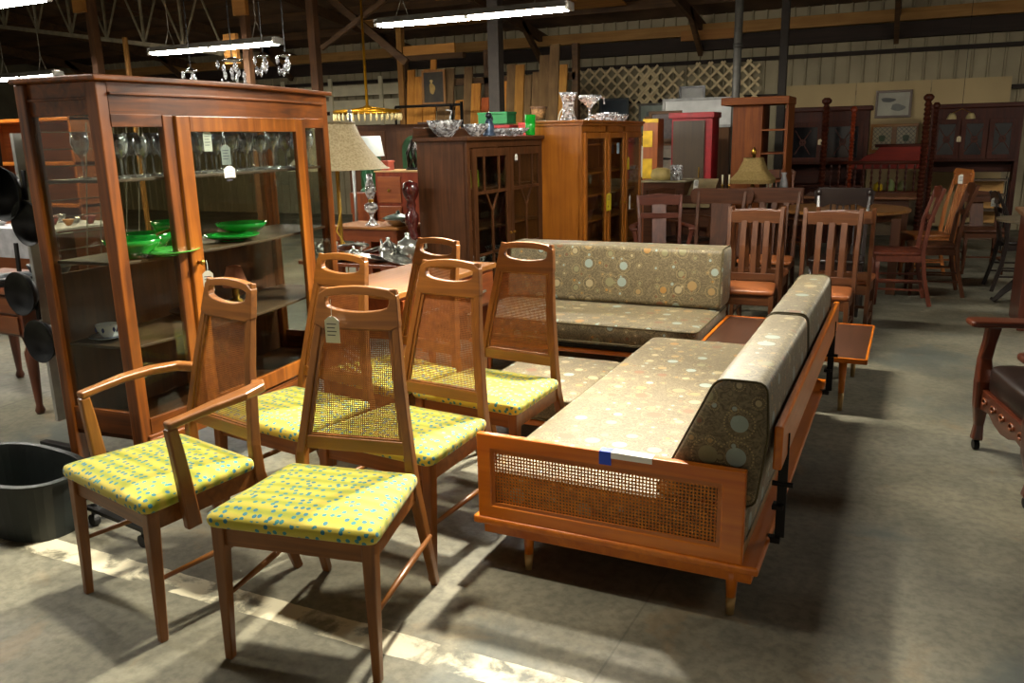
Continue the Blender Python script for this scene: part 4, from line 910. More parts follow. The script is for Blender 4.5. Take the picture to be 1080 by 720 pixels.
o = MB().tube([(0, 0, 0), (0, 0, 1.72)], .014, 12).lathe((0, 0, 0), [(.12, 0), (.12, .015), (.02, .03)], 18).lathe((0, 0, 1.72), [(.02, 0), (.02, .02), (.0, .03)], 12).done('chrome_pole', STEEL, smooth=True, loc=(-3.08, 3.62, 0)); tag(o, 'thin chrome pole on a round base rising behind the bell shaded floor lamp', 'pole')
# low table with the pile of silver
t = thing('display_table', 'low table behind the desk covered with silver ware', 'table', (-2.12, 2.42, 0))
box('tabletop', WALD('x'), t, -.42, .40, -.26, .20, .66, .685, bevel=.004)
for x in (-.36, .34):
    for y in (-.2, .15): MB().bar((x, y, .66), (x, y, 0), .04, .04, up=(0, 1, 0)).done('leg', WALD('z'), t)
SD = plain('a6a8a2', .28, .9, .2, 20)
lbs = ['round silver teapot at the left of the silver pile', 'silver creamer jug in the middle of the silver pile', 'tarnished silver teapot in the silver pile near the bookcase', 'tall silver coffee pot at the right of the silver pile']
for i, (x, y, s) in enumerate(((-2.42, 2.32, 1.0), (-2.15, 2.28, .7), (-1.93, 2.38, 1.1), (-1.80, 2.42, 1.3))):
    t = thing('silver_teapot', lbs[i], 'teapot', (x, y, .686), i * 1.3); t.scale = (s, s, s)
    MB().lathe((0, 0, 0), [(.03, 0), (.03, .01), (.06, .04), (.065, .07), (.045, .10), (.03, .105), (.012, .125), (.014, .14), (0, .145)], 18).done('body', SD, t, smooth=True)
    MB().tube([(.055, 0, .05), (.09, 0, .08), (.105, 0, .12)], [.012, .009, .007], 8).done('spout', SD, t, smooth=True)
    MB().tube([(-.05, 0, .10), (-.095, 0, .10), (-.10, 0, .06), (-.06, 0, .04)], .006, 8).done('handle', SD, t, smooth=True)
for i in range(7):
    o = MB().lathe((0, 0, 0), [(.05, 0), (.075, .006), (.10, .022), (.098, .025), (.07, .01), (0, .006)], 22, sx=1.25).done('silver_tray', SD, smooth=True, loc=(-2.40 + .10 * i, 2.26 + .22 * (i % 2), .700 + .03 * (i % 2)))
    o.rotation_euler = (rnd.uniform(-.45, .2), rnd.uniform(-.3, .3), i); tag(o, 'oval silver dish lying loose in the silver pile', 'dish', 'silver dishes heaped on the low table')

# clutter further left back
t = thing('hanging_chandelier', 'gold chandelier with crystal drops hanging behind the lamps', 'chandelier', (-5.25, 7.0, 1.84))
MB().lathe((0, 0, 0), [(.44, 0), (.45, .02), (.44, .04), (.42, .04), (.41, .02), (.42, 0)], 36, False).done('ring', plain('c08a1c', .3, .8), t, smooth=True)
mb = MB()
for i in range(36): a = 2 * PI * i / 36; mb.lathe((.44 * math.cos(a), .44 * math.sin(a), -.055), [(.0, -.045), (.014, -.01), (.012, .03), (0, .055)], 6)
mb.done('crystal_drops', plain('d8c48c', .15), t)
MB().lathe((0, 0, 0), [(.06, .02), (.10, .05), (.06, .08), (.02, .10), (.012, 1.9)], 12).tube([(-.42, 0, .03), (0, 0, .08), (.42, 0, .03)], .008, 6).tube([(0, -.42, .03), (0, 0, .08), (0, .42, .03)], .008, 6).done('stem', plain('c08a1c', .3, .8), t, smooth=True)
t = thing('armoire', 'red brown armoire with two arched glass doors behind the lamps', 'armoire', (-5.35, 7.9, 0))
box('case', wood('2e180c', '442812', 'z', .6, 1, 0, .5, .2), t, -.75, .75, -.22, .22, 0, 1.70, bevel=.006)
for s in (-.36, .36):
    mb = MB(); arch = [(s - .18, .3), (s + .18, .3)] + [(s + .18 * math.cos(a), 1.35 + .2 * math.sin(a)) for a in [PI * k / 10 for k in range(11)]]
    dd = MB().box(s - .26, s + .26, -.235, -.22, .2, 1.62).done('door', wood('36200e', '4c2c14', 'z', .6, 1, 0, .5, .2), t, .003); mb.prism(arch, 'y', -.238, -.234).done('arched_pane', plain('143a1c', .3), dd)
t = thing('clothes_rack', 'black metal clothes rack left of the leaning boards', 'rack', (-5.35, 8.75, 0))
MB().tube([(-.6, 0, 1.98), (.55, 0, 1.98)], .02, 8).tube([(.38, 0, 0), (.38, 0, 2.0)], .025, 8).tube([(.55, 0, 0), (.55, 0, 2.02)], .025, 8).tube([(-.6, 0, 0), (-.6, 0, 1.98)], .02, 8).tube([(.38, -.25, .02), (.38, .25, .02)], .02, 8).tube([(-.6, -.25, .02), (-.6, .25, .02)], .02, 8).tube([(.55, -.25, .02), (.55, .25, .02)], .02, 8).done('rack_frame', IRON, t, smooth=True)

# ------------------------------------------------------------------ far left: gridwall with pans, side table
t = thing('gridwall_rack', 'chrome wire gridwall stand left of the china cabinet', 'rack', (-2.36, .20, 0), -PI / 2)
for x in (0, -.40): box('upright', GALV, t, x - .018, x + .018, -.012, .012, .03, 1.62, bevel=.003)
mb = MB()
for i in range(19): mb.tube([(-.40, 0, .15 + i * .078), (0, 0, .15 + i * .078)], .003, 6)
for i in range(5): mb.tube([(-.38 + i * .078, 0, .12), (-.60 + i * .078, 0, 1.6)], .003, 6)
mb.done('wire_grid', GALV, t)
mb = MB(); mb.box(.06, .10, -.01, .01, .2, 1.55)
for i in range(16): mb.tube([(.02, 0, .3 + i * .075), (.10, 0, .3 + i * .075)], .003, 6)
mb.done('side_ladder', GALV, t)
for x in (0, -.40): box('foot', IRON, t, x - .02, x + .02, -.28, .28, .0, .03)
def skillet(c, r, label, rz=0, tilt=.0):
    t = thing('skillet', label, 'skillet', c, rz); t.rotation_euler = (tilt, 0, rz)
    MB().lathe((0, 0, 0), [(.0, 0), (r * .82, 0), (r, -.035), (r * 1.02, -.035), (r * .84, .006), (.0, .006)], 26, axis='y').done('pan', plain('16181a', .4, .4), t, smooth=True)
    MB().bar((0, -.015, r), (0, -.01, r + .13), .024, .010, up=(0, 1, 0)).done('handle', IRON, t, .003)
skillet((-2.46, 0.02, 1.38), .11, 'black skillet with a tag hanging topmost on the gridwall')
skillet((-2.37, 0.05, 1.29), .12, 'black skillet hanging just below and behind the tagged one')
skillet((-2.26, 0.07, 1.16), .10, 'black skillet half hidden behind the cabinet corner')
skillet((-2.36, 0.05, .84), .10, 'dark pan hanging low on the gridwall')
skillet((-2.29, 0.06, .62), .10, 'lowest dark pan on the gridwall beside the cabinet')
price_tag((-2.46, -.03, 1.47), .1, 'grey tag hanging on the topmost skillet', .04, .07, .07, mat=plain('a098a8', .8))
t = thing('side_table', 'dark wooden side table with drawers at the left edge', 'table', (-3.55, .78, 0), -.05)
RB = lambda a='x': wood('3c1a0c', '5c2c14', a, .35)
box('tabletop', wood('5a3220', '74442c', 'x', .35), t, -.55, .50, -.28, .28, .70, .725, bevel=.006); box('case', RB(), t, -.50, .45, -.25, .25, .46, .70, bevel=.004)
for x0, x1 in ((-.46, -.03), (.02, .42)):
    for z0 in (.47, .585):
        dd = box('drawer', wood('4c2410', '6a3a1a', 'x', .35), t, x0, x1, -.262, -.25, z0 + .005, z0 + .105, bevel=.004); MB().lathe(((x0 + x1) / 2, -.262, z0 + .055), [(.012, 0), (.018, -.014), (.006, -.024)], 10, axis='y').done('knob', BRASS, dd)
for x in (-.46, .41):
    for y in (-.21, .21): MB().lathe((x, y, 0), [(.02, 0), (.028, .02), (.018, .05), (.03, .25), (.034, .36), (.02, .40), (.034, .46)], 14).done('leg', RB('z'), t, smooth=True)
for i, (x, y, r, lb) in enumerate(((-3.35, .66, .15, 'wide black pan lying on the side table at the left edge'), (-3.20, .78, .12, 'dark bowl on the side table behind the wide pan'))):
    bowl('pan', (x, y, .726), r, .05 + i * .06, plain('20262a', .4, .3), lb, 'pan', .8)
t = thing('display_cabinet', 'brown open display cabinet far behind the gridwall', 'cabinet', (-6.1, 2.9, 0))
box('case', wood('5a2a10', '74401c', 'x', .4), t, -.9, .6, -.22, .3, 0, .80, bevel=.005); box('upper_case', wood('7a3c12', '9a5420', 'x', .4), t, -.9, .6, .26, .3, .80, 1.75)
for z in (.95, 1.33, 1.72): box('shelf', wood('8a4814', 'a8621e', 'x', .4), t, -.9, .6, -.1, .26, z, z + .03)
for x in (-.9, .57): box('side_panel', wood('7a3c12', '9a5420', 'z', .4), t, x, x + .03, -.1, .26, .80, 1.75)
t = thing('covered_table', 'table with white cloth and trinkets behind the gridwall', 'table', (-5.2, 2.3, 0), 0)
box('tabletop', plain('b8b8bc', .8), t, -.5, .4, -.35, .35, .84, .86); box('cloth_drop', plain('a8a8ac', .8), t, -.5, .4, -.352, -.345, .62, .845)
for x in (-.45, .35):
    for y in (-.3, .3): MB().bar((x, y, .84), (x, y, 0), .04, .04, up=(0, 1, 0)).done('leg', WALD('z'), t)
for i in range(12):
    o = bowl('trinket_dish', (-5.6 + .062 * i, 2.1 + .16 * (i % 3), .861), .045, .05 + .02 * (i % 2), (SILVER, CUT, plain('a8702a', .4), plain('7a2a20', .4))[i % 4], 'small %s on the white clothed table' % ('silver dish', 'glass dish', 'amber dish', 'red dish')[i % 4], 'dish', group='trinkets on the clothed table')

# ------------------------------------------------------------------ seating behind the daybeds
def slat_chair(label, loc, rz, group='slat back mission chairs with tan seats'):
    t = thing('slat_back_chair', label, 'chair', loc, rz, group)
    out = rounded([(-.215, -.20), (.215, -.20), (.195, .17), (-.195, .17)], .04)
    cushion(out, .43, .468, .012, .014).done('seat_cushion', LEATH, t, smooth=True)
    MB().box(-.20, .20, -.185, -.165, .36, .43).box(-.20, -.18, -.165, .17, .36, .43).box(.18, .20, -.165, .17, .36, .43).box(-.18, .18, .155, .175, .36, .43).done('seat_rail', MISS('x'), t, .002)
    for s in (-1, 1):
        MB().bar((s * .195, -.175, .43), (s * .195, -.175, 0), .036, .036, .030, .030, up=(0, 1, 0)).done('leg', MISS(), t, .003)
        MB().path([(s * .195, .215, 0), (s * .195, .185, .40), (s * .198, .215, .72), (s * .205, .275, 1.0)], [(.032, .034)] * 4, up=(0, 1, 0)).done('leg', MISS(), t, .003)
    MB().path([(-.20, .262, .93), (0, .270, .935), (.20, .262, .93)], [(.022, .088), (.022, .098), (.022, .088)]).done('crest_rail', MISS('x'), t, .003)
    MB().bar((-.19, .197, .50), (.19, .197, .50), .020, .05).done('lower_rail', MISS('x'), t, .002)
    for x in (-.09, 0, .09): MB().path([(x, .197, .52), (x, .220, .72), (x, .258, .90)], [(.046, .010)] * 3, up=(0, 1, 0)).done('back_slat', MISS(), t, .002)
    for s in (-1, 1): MB().bar((s * .195, -.175, .16), (s * .195, .205, .16), .016, .022).bar((s * .195, -.175, .25), (s * .195, .197, .25), .016, .022).done('side_stretcher', MISS('y'), t)
    MB().bar((-.19, -.175, .20), (.19, -.175, .20), .016, .022).done('front_stretcher', MISS('x'), t)
    t.scale = (.88, 1, .97); return t
s1 = slat_chair('slat back chair with tan seat facing the viewer, left of the two front ones', (.31, 3.46, 0), .05)
dup(s1, (.80, 3.45, 0), -.04, 'slat back chair with tan seat facing the viewer, right of the two front ones')
dup(s1, (.29, 4.10, 0), PI + .02, 'slat back chair turned away, back to back with the front left one')
dup(s1, (.90, 4.08, 0), PI - .05, 'slat back chair turned away, back to back with the front right one')
def plain_chair(name, label, loc, rz, mat, kind, seat=None, arms=False, group=None, h=1.0):
    t = thing(name, label, 'chair', loc, rz, group); w = mat
    out = rounded([(-.22, -.21), (.22, -.21), (.19, .18), (-.19, .18)], .05)
    cushion(out, .435, .465, .006, .010).done('seat', seat or w('x'), t, smooth=True)
    MB().box(-.20, .20, -.19, -.17, .38, .435).box(-.20, -.18, -.17, .17, .38, .435).box(.18, .20, -.17, .17, .38, .435).done('seat_rail', w('x'), t)
    for s in (-1, 1):
        MB().lathe((s * .185, -.175, 0), [(.014, 0), (.018, .1), (.024, .25), (.016, .3), (.022, .38)], 10).done('leg', w(), t, smooth=True)
        MB().path([(s * .20, .26, 0), (s * .19, .20, .25), (s * .185, .175, .45), (s * .19, .205, .72), (s * .205, .29, h)], [(.026, .034), (.03, .034), (.034, .036), (.030, .030), (.026, .026)], up=(0, 1, 0)).done('leg', w(), t, .004)
        MB().bar((s * .185, -.175, .14), (s * .195, .23, .14), .016, .016).bar((s * .185, -.175, .22), (s * .192, .21, .22), .016, .016).done('side_stretcher', w('y'), t)
    MB().bar((-.185, -.175, .18), (.185, -.175, .18), .016, .016).done('front_stretcher', w('x'), t)
    if kind == 'tback':
        MB().prism(rounded([(-.26, h - .11), (.26, h - .11), (.28, h - .02), (.25, h + .02), (-.25, h + .02), (-.28, h - .02)], .02), 'y', .275, .300).done('crest_rail', w('x'), t, .004)
        MB().bar((0, .19, .46), (0, .285, h - .10), .13, .014, .17, .014, up=(0, 1, 0)).done('back_splat', w(), t)
    elif kind == 'press':
        pr = [(-.23, h - .10), (-.17, h - .13), (-.10, h - .10), (0, h - .115), (.10, h - .10), (.17, h - .13), (.23, h - .10), (.245, h), (.20, h + .035), (-.20, h + .035), (-.245, h)]
        MB().prism(pr, 'y', .27, .292).done('crest_rail', w('x'), t, .004)
        for s in (-1, 1): MB().lathe((s * .20, .268, h - .01), [(0, -.012), (.02, -.008), (.024, 0), (.02, .01)], 12, axis='y').done('rosette', w('x'), t)
        for x in (-.10, -.05, 0, .05, .10): MB().tube([(x, .19, .46), (x, .28, h - .10)], .008, 8).done('spindle', w(), t)
    elif kind == 'ladder':
        MB().path([(-.20, .275, h - .05), (0, .285, h - .04), (.20, .275, h - .05)], [(.016, .09), (.016, .11), (.016, .09)]).done('crest_rail', w('x'), t, .004)
        MB().bar((-.19, .235, .74), (.19, .235, .74), .014, .05).done('middle_rail', w('x'), t, .003)
        MB().bar((0, .19, .46), (0, .275, h - .09), .13, .012, .13, .012, up=(0, 1, 0)).done('back_splat', w(), t)
    elif kind == 'wide':
        MB().bar((-.235, .285, h - .04), (.235, .285, h - .04), .02, .13).done('crest_rail', w('x'), t, .004)
        for x in (-.10, 0, .10): MB().bar((x, .19, .46), (x, .272, h - .10), .045, .012, up=(0, 1, 0)).done('back_slat', w(), t)
    if arms:
        for s in (-1, 1):
            MB().path([(s * .26, -.20, .655), (s * .27, -.05, .665), (s * .25, .12, .66), (s * .20, .24, .67)], [(.06, .022), (.055, .022), (.05, .022), (.04, .022)]).done('armrest', w('y'), t, .006)
            MB().bar((s * .21, -.16, .42), (s * .26, -.17, .65), .035, .035, up=(0, 1, 0)).done('arm_post', w(), t, .004)
    return t
RBR = lambda a='z': wood('341a0c', '54301a', a, .5, 1, 0, .5, .25)
RED = lambda a='z': wood('461a0c', '6a3018', a, .45, 1, .1)
plain_chair('splat_back_chair', 'dark chair with broad rounded crest and single splat, left of the slat back chairs', (-.22, 4.72, 0), -.05, RBR, 'tback')
plain_chair('wide_rail_chair', 'dark chair with wide straight crest and tan seat behind the front left slat back chair', (.23, 4.78, 0), 0, RBR, 'wide', LEATH)
plain_chair('reddish_armchair', 'reddish splat back armchair turned sideways by the oak bookcase', (-.78, 5.15, 0), .35, RED, 'ladder', LEATHD, True, h=.93)
plain_chair('bent_arm_chair', 'dark armchair squeezed between the oak bookcase and the reddish armchair', (-.80, 6.0, 0), 1.1, RBR, 'ladder', LEATHD, True, h=.94)
plain_chair('pressed_back_chair', 'nearly black chair with shaped pressed crest and rosettes at the round table', (.77, 4.98, 0), 0, lambda a='z': wood('140c0a', '241612', a, .3), 'press', h=.98)
plain_chair('dining_side_chair', 'reddish brown chair at the right of the round table seen from the side, nearer one', (1.22, 5.62, 0), -PI / 2 + .12, RED, 'ladder')
plain_chair('dining_side_chair', 'dark chair just behind the reddish one at the right of the round table', (1.50, 6.15, 0), -PI / 2 + .1, RBR, 'ladder')
plain_chair('oak_press_chair', 'honey oak chair with a white tag at the far end of the rectangular table', (1.47, 6.98, 0), -PI / 2 + .3, lambda a='z': wood('8a4a1a', 'a8662c', a, .4), 'press', h=1.06)
plain_chair('oak_press_chair', 'honey oak chair back showing left of the bed behind the tables', (-.12, 8.3, 0), .5, lambda a='z': wood('7c3e14', '9a5622', a, .4), 'press', h=1.0)
price_tag((1.722, 7.05, 1.06), -.6, 'white tag on the honey oak chair by the bed', .07, .09, .02)
# round oak table
OAKT = lambda a='x': wood('6a4420', '8a6030', a, .35)
t = thing('round_table', 'round oak pedestal table with pale top behind the slat back chairs', 'table', (.70, 6.35, 0))
MB().lathe((0, 0, 0), [(.57, .725), (.60, .730), (.60, .752), (.59, .757), (0, .758)], 48).done('tabletop', OAKT(), t)
MB().lathe((0, 0, 0), [(.52, .66), (.52, .725)], 40).done('apron', MISS('x'), t)
MB().lathe((0, 0, 0), [(.16, .10), (.12, .2), (.08, .3), (.10, .45), (.07, .55), (.12, .66)], 20).done('pedestal', MISS(), t, smooth=True)
for k in range(4):
    a = PI / 4 + k * PI / 2; MB().path([(.10 * math.cos(a), .10 * math.sin(a), .16), (.28 * math.cos(a), .28 * math.sin(a), .10), (.42 * math.cos(a), .42 * math.sin(a), .02)], [(.06, .08), (.05, .05), (.05, .04)]).done('foot', MISS('x'), t, .005)
box('side_leg', MISS(), t, .44, .52, -.42, -.34, 0, .70)
t = thing('rectangular_table', 'long dark oak table standing behind the round one', 'table', (.77, 7.75, 0))
box('tabletop', wood('4a2a14', '6a4020', 'x', .3), t, -.57, .57, -.35, .35, .76, .79, bevel=.006); box('apron', RBR('x'), t, -.5, .5, -.28, .28, .67, .76)
for x in (-.47, .47):
    for y in (-.25, .25): MB().bar((x, y, .67), (x, y, 0), .07, .07, .05, .05, up=(0, 1, 0)).done('leg', RBR('z'), t, .003)
# desk with papers right of oak bookcase
t = thing('slant_desk', 'small dark desk with pale slanted paper top beside the oak bookcase', 'desk', (-.93, 6.80, 0))
box('case', RBR('x'), t, -.45, .30, -.2, .25, .0, .84, bevel=.004)
box('top', plain('8c8468', .6), t, -.48, .02, -.22, .27, .98, 1.0, bevel=.003); box('riser', RBR('x'), t, -.46, 0, -.2, .25, .84, .98)
MB().prism([(-.26, .72), (-.22, .72), (.20, .98), (.20, 1.0)], 'x', -.12, .28).done('slanted_lid', plain('7c6e50', .5), t)
price_tag((-.76, 6.42, 1.02), .4, 'white tag leaning on the slanted desk lid', .05, .12, .0, tilt=.4)
t = thing('glass_jar', 'large clear glass jar on the slanted desk', 'jar', (-1.04, 6.68, 1.001))
MB().lathe((0, 0, 0), [(.06, 0), (.065, .01), (.07, .16), (.067, .16), (.06, .015)], 20, True).done('jar_body', CUT, t, smooth=True)
o = MB().lathe((0, 0, 0), [(.10, 0), (.115, .05), (.10, .11), (.05, .13), (0, .13)], 18).done('covered_cake', plain('b09c60', .5), smooth=True, loc=(-1.22, 6.72, 1.001)); tag(o, 'tan dome shaped cake cover beside the glass jar', 'cake cover')
o = picture(-1.42, 7.35, 1.18, .46, .36, plain('a8a498', .6), plain('b4b0a0', .6, 0, .1, 10), 'white print with dark scrollwork behind the tan cake cover', marks=(('scroll_left', blob(-.06, .02, .06, .02), BLACK), ('scroll_right', blob(.08, .03, .07, .015, ph=1), BLACK)))
o = picture(-1.45, 7.70, 1.58, .40, .36, BEAM, plain('382c28', .6, 0, .3, 20), 'dark printed sign above the scrollwork print')
box('stand', BEAMZ, None, -1.72, -1.15, 7.73, 7.9, 0, 1.70); tag(bpy.data.objects['stand'], 'dark tall stand behind the printed sign', 'stand')
box('low_stand', BEAMZ, None, -1.72, -1.28, 7.37, 7.55, 0, 1.30); tag(bpy.data.objects['low_stand'], 'dark low stand behind the scrollwork print', 'stand')
# red cabinet, yellow boxes, tall brown cabinet
t = thing('red_cabinet', 'tall cabinet with bright red frame and dark panelled door', 'cabinet', (-1.00, 7.35, 0))
REDP = plain('8a0e16', .45); 
MB().box(-.24, .22, -.15, .20, 0, 1.68).done('case', REDP, t, .003); box('top', REDP, t, -.27, .24, -.18, .22, 1.66, 1.72)
dd = box('door', wood('2c2010', '40301a', 'z', .5), t, -.22, .14, -.172, -.15, .05, 1.63, bevel=.003); box('handle', BRASS, dd, .08, .095, -.182, -.172, 1.0, 1.12)
t = thing('yellow_crate_stack', 'narrow brown shelf with yellow signs left of the red cabinet', 'shelf', (-1.44, 7.15, 0), 0)
box('case', wood('7a3c14', '985220', 'z', .4), t, -.09, .08, -.1, .15, 0, 1.66, bevel=.003)
for z0, z1 in ((1.62, 1.66), (1.35, 1.53), (1.0, 1.22)): box('yellow_sign', plain('c8a010', .6), t, -.092, .02 if z1 < 1.6 else .085, -.106, -.1, z0, z1, bevel=0)
t = thing('oak_wardrobe', 'tall orange brown wardrobe with open shelves at the steel pole', 'wardrobe', (-.27, 7.45, 0))
WB = lambda a='z': wood('5c2c0c', '7c4212', a, .55, 1, 0, .5, .25)
box('case', WB(), t, -.30, .02, -.2, .3, 0, 1.78, bevel=.004); box('cornice', WB('x'), t, -.42, .30, -.28, .32, 1.78, 1.86, bevel=.006)
box('side_panel', WB(), t, .26, .29, -.2, .3, 0, 1.78)
for z in (.5, .95, 1.25, 1.5): box('shelf', WB('x'), t, .02, .26, -.2, .3, z, z + .02)
o = picture(-1.30, 8.745, 1.75, .95, .38, plain('8a8a86', .6), plain('b8b8b4', .7, 0, .08, 6), 'white carton top seen between the red cabinet and the wardrobe', cat='box')
box('shelf_stack', BEAMZ, None, -1.6, -.9, 8.75, 9.1, 0, 1.9); tag(bpy.data.objects['shelf_stack'], 'dark shelving behind the white carton by the steel pole', 'shelf')
# brass lamp with pagoda shade
t = thing('table_lamp', 'brass table lamp with flared tan pagoda shade before the wardrobe', 'lamp', (-.24, 6.75, 0.80))
MB().lathe((0, 0, 0), [(.08, 0), (.08, .02), (.02, .05), (.05, .09), (.02, .13), (.012, .2)], 16).done('base', BRASS, t, smooth=True)
MB().loft([oval_ring(.21, .21, .17, 5, 24), oval_ring(.22, .22, .21, 5, 24), oval_ring(.15, .15, .29, 5, 24), oval_ring(.10, .10, .40, 5, 24), oval_ring(.095, .095, .43, 5, 24), oval_ring(.085, .085, .43, 5, 24)], False).done('lamp_shade', linen_mat('7a6434', '8c7644'), t, smooth=False)
MB().lathe((0, 0, 0), [(.01, .40), (.02, .46), (.03, .49), (.01, .53), (0, .54)], 10).done('finial', BRASS, t, smooth=True)
o = thing('lamp_table', 'dark lamp table under the pagoda shaded lamp', 'table', (-.26, 6.75, 0))
box('tabletop', RBR('x'), o, -.28, .22, -.22, .22, .78, .80, bevel=.004)
for x in (-.24, .18):
    for y in (-.18, .18): MB().bar((x, y, .78), (x, y, 0), .04, .04, up=(0, 1, 0)).done('leg', RBR('z'), o)
for i, x in enumerate((-.53, -.46)):
    t = thing('candlestick', ('brass candlestick at the left of the pagoda lamp', 'brass candlestick between the left one and the pagoda lamp')[i], 'candlestick', (x, 6.62, .80))
    MB().lathe((0, 0, 0), [(.035, 0), (.035, .01), (.008, .03), (.014, .08), (.006, .14), (.018, .16)], 12).done('stem', BRASS, t, smooth=True)
    MB().lathe((0, 0, 0), [(.009, .16), (.009, .26)], 10).done('candle', plain('c8c0a0', .6), t, smooth=True)
bowl('footed_bowl', (.045, 6.85, .86), .13, .05, plain('6a5a40', .4), 'shallow tan footed bowl right of the wardrobe', 'bowl', .2)
t = thing('pedestal', 'dark pedestal carrying the shallow footed bowl', 'stand', (.045, 6.85, 0)); MB().lathe((0, 0, 0), [(.10, 0), (.09, .04), (.05, .1), (.04, .7), (.10, .84), (.10, .858)], 16).done('column', RBR(), t, smooth=True)
o = MB().lathe((0, 0, 0), [(.03, 0), (.045, .05), (.035, .12), (.02, .17), (.03, .2)], 14).done('white_vase', plain('8a8a8c', .4), smooth=True, loc=(.06, 6.86, .872)); tag(o, 'slim grey white vase standing behind the footed bowl', 'vase')

# ------------------------------------------------------------------ bed, hutches, wall pieces
def spool(h, r=.03, k=26):
    pr = []
    for i in range(k):
        z0 = h * .12 + (h * .83) * i / k; dz = h * .83 / k
        pr += [(r * .62, z0), (r, z0 + dz * .5)]
    return [(r, 0), (r * 1.1, h * .1)] + pr + [(r * .6, h * .955), (r * 1.25, h * .97), (r * 1.3, h * .985), (r * .7, h)]
t = thing('spool_bed', 'dark spool turned bed with tall posts and solid headboard', 'bed', (.88, 8.9, 0))
MH = MAHO()
for x, h, m in ((-.62, 1.88, MH), (.50, 1.88, MH)): MB().lathe((x, -.1, 0), spool(h, .045, 30), 12).done('bedpost', m, t)
for x, h, m in ((-.34, 1.78, wood('6a2410', '8e3c1c', 'z', .3)), (.60, 1.80, MH)): MB().lathe((x, .5, 0), spool(h, .032, 34), 12).done('bedpost', m, t)
MB().prism([(-.32, 1.0), (.55, 1.0), (.55, 1.28), (.0, 1.28), (-.06, 1.20), (-.14, 1.18), (-.24, 1.10), (-.32, 1.06)], 'y', .49, .52).done('headboard', wood('5a120a', '78200f', 'x', .6, 1, 0, .5, .2), t, .004)
MB().tube([(-.06, .50, 1.29), (.55, .50, 1.29)], .02, 8).done('headboard_rail', MAHO('x'), t, smooth=True)
MB().tube([(-.56, -.1, 1.10), (.46, -.1, 1.10)], .022, 8).tube([(-.56, -.1, .74), (.46, -.1, .74)], .022, 8).done('footboard_rail', MAHO('x'), t, smooth=True)
for i in range(11):
    MB().lathe((-.52 + i * .094, -.1, .74), [(.008, 0)] + [(.008 + .008 * (j % 2), .02 + j * .032) for j in range(10)] + [(.008, .36)], 8).done('spindle', MAHO('z'), t)
box('side_rail', MAHO('y'), t, -.62, -.58, -.1, .5, .40, .52); box('side_rail', MAHO('y'), t, .50, .54, -.1, .5, .40, .52)
for i, (x, h, m) in enumerate(((.86, .13, plain('c8a818', .4)), (1.02, .17, plain('7c8a50', .4)), (1.18, .15, plain('7c8050', .4)))):
    o = MB().lathe((0, 0, 0), [(.05, 0), (.065, .03), (.06, h * .7), (.03, h * .9), (.03, h)], 16).done('pottery_jar', m, smooth=True, loc=(x - .02, 10.95, .62)); tag(o, ('yellow pottery jar behind the bed spindles', 'tall green pottery jar behind the bed spindles', 'olive pottery jar behind the bed spindles')[i], 'jar')
o = thing('sideboard', 'low sideboard behind the bed carrying three pottery jars', 'sideboard', (.95, 11.0, 0)); box('case', plain('5c4a30', .6), o, -.42, .42, -.2, .2, .0, .60, bevel=.004); box('top', plain('7a6038', .6), o, -.45, .45, -.23, .23, .60, .619, bevel=.004)
def hutch(label, x, y, w, h, ndoor, open_base=False):
    t = thing('hutch', label, 'hutch', (x, y, 0)); a = w / 2
    box('upper_case', MAHO('z'), t, -a, a, -.12, .2, 1.05, h - .06, bevel=.004); box('cornice', MAHO('x'), t, -a - .03, a + .03, -.16, .2, h - .06, h, bevel=.01)
    box('side_panel', MAHO('z'), t, -a, -a + .05, -.12, .2, .78, 1.05); box('side_panel', MAHO('z'), t, a - .05, a, -.12, .2, .78, 1.05); box('back_panel', MAHO('x'), t, -a + .05, a - .05, .16, .2, .90 if open_base else .78, 1.05)
    if open_base:
        for lx in (-a, a - .06):
            for ly in (-.12, .14): box('leg', MAHO('z'), t, lx, lx + .06, ly, ly + .06, 0, .80, bevel=.004)
    else: box('base_case', MAHO('x'), t, -a, a, -.25, .2, 0, .78, bevel=.004)
    dw = (w - .1) / ndoor
    for k in range(ndoor):
        x0 = -a + .05 + k * dw
        dd = MB().ringprism([(x0, 1.08), (x0 + dw - .01, 1.08), (x0 + dw - .01, h - .20), (x0, h - .20)], [(x0 + .06, 1.14), (x0 + dw - .07, 1.14), (x0 + dw - .07, h - .26), (x0 + .06, h - .26)], lambda p, q: (p, -.145, q), lambda p, q: (p, -.12, q)).done('door', MAHO('z'), t, .003)
        box('pane', plain('151416', .12, 0, .2), dd, x0 + .06, x0 + dw - .07, -.13, -.122, 1.14, h - .26, bevel=0)
        mb = MB(); cx, cz = x0 + dw / 2, (1.14 + h - .26) / 2
        for s in (-1, 1): mb.bar((cx - .1, -.135, cz - s * .16), (cx + .1, -.135, cz + s * .16), .01, .012)
        mb.lathe((cx, -.132, cz), [(.02, -.006), (.045, -.006), (.045, .002), (.02, .002)], 12, False, axis='y'); mb.done('tracery', MAHO('x'), dd)
        if not open_base: box('lower_door', MAHO('z'), t, x0, x0 + dw - .01, -.27, -.25, .12, .74, bevel=.006)
    return t
hutch('very dark carved hutch against the left part of the pale wall panel', .15, 9.9, 1.12, 1.80, 2)
hutch('very dark wide hutch with glazed doors right of the bed', 1.98, 10.6, 1.08, 1.80, 3, True)
price_tag((.12, 9.752, 1.38), 0, 'small cream tag on the left dark hutch', .05, .07, .0, mat=plain('c8b890', .7)); price_tag((1.80, 10.452, 1.38), 0, 'small cream tag on the right dark hutch', .05, .07, .0, mat=plain('c8b890', .7))
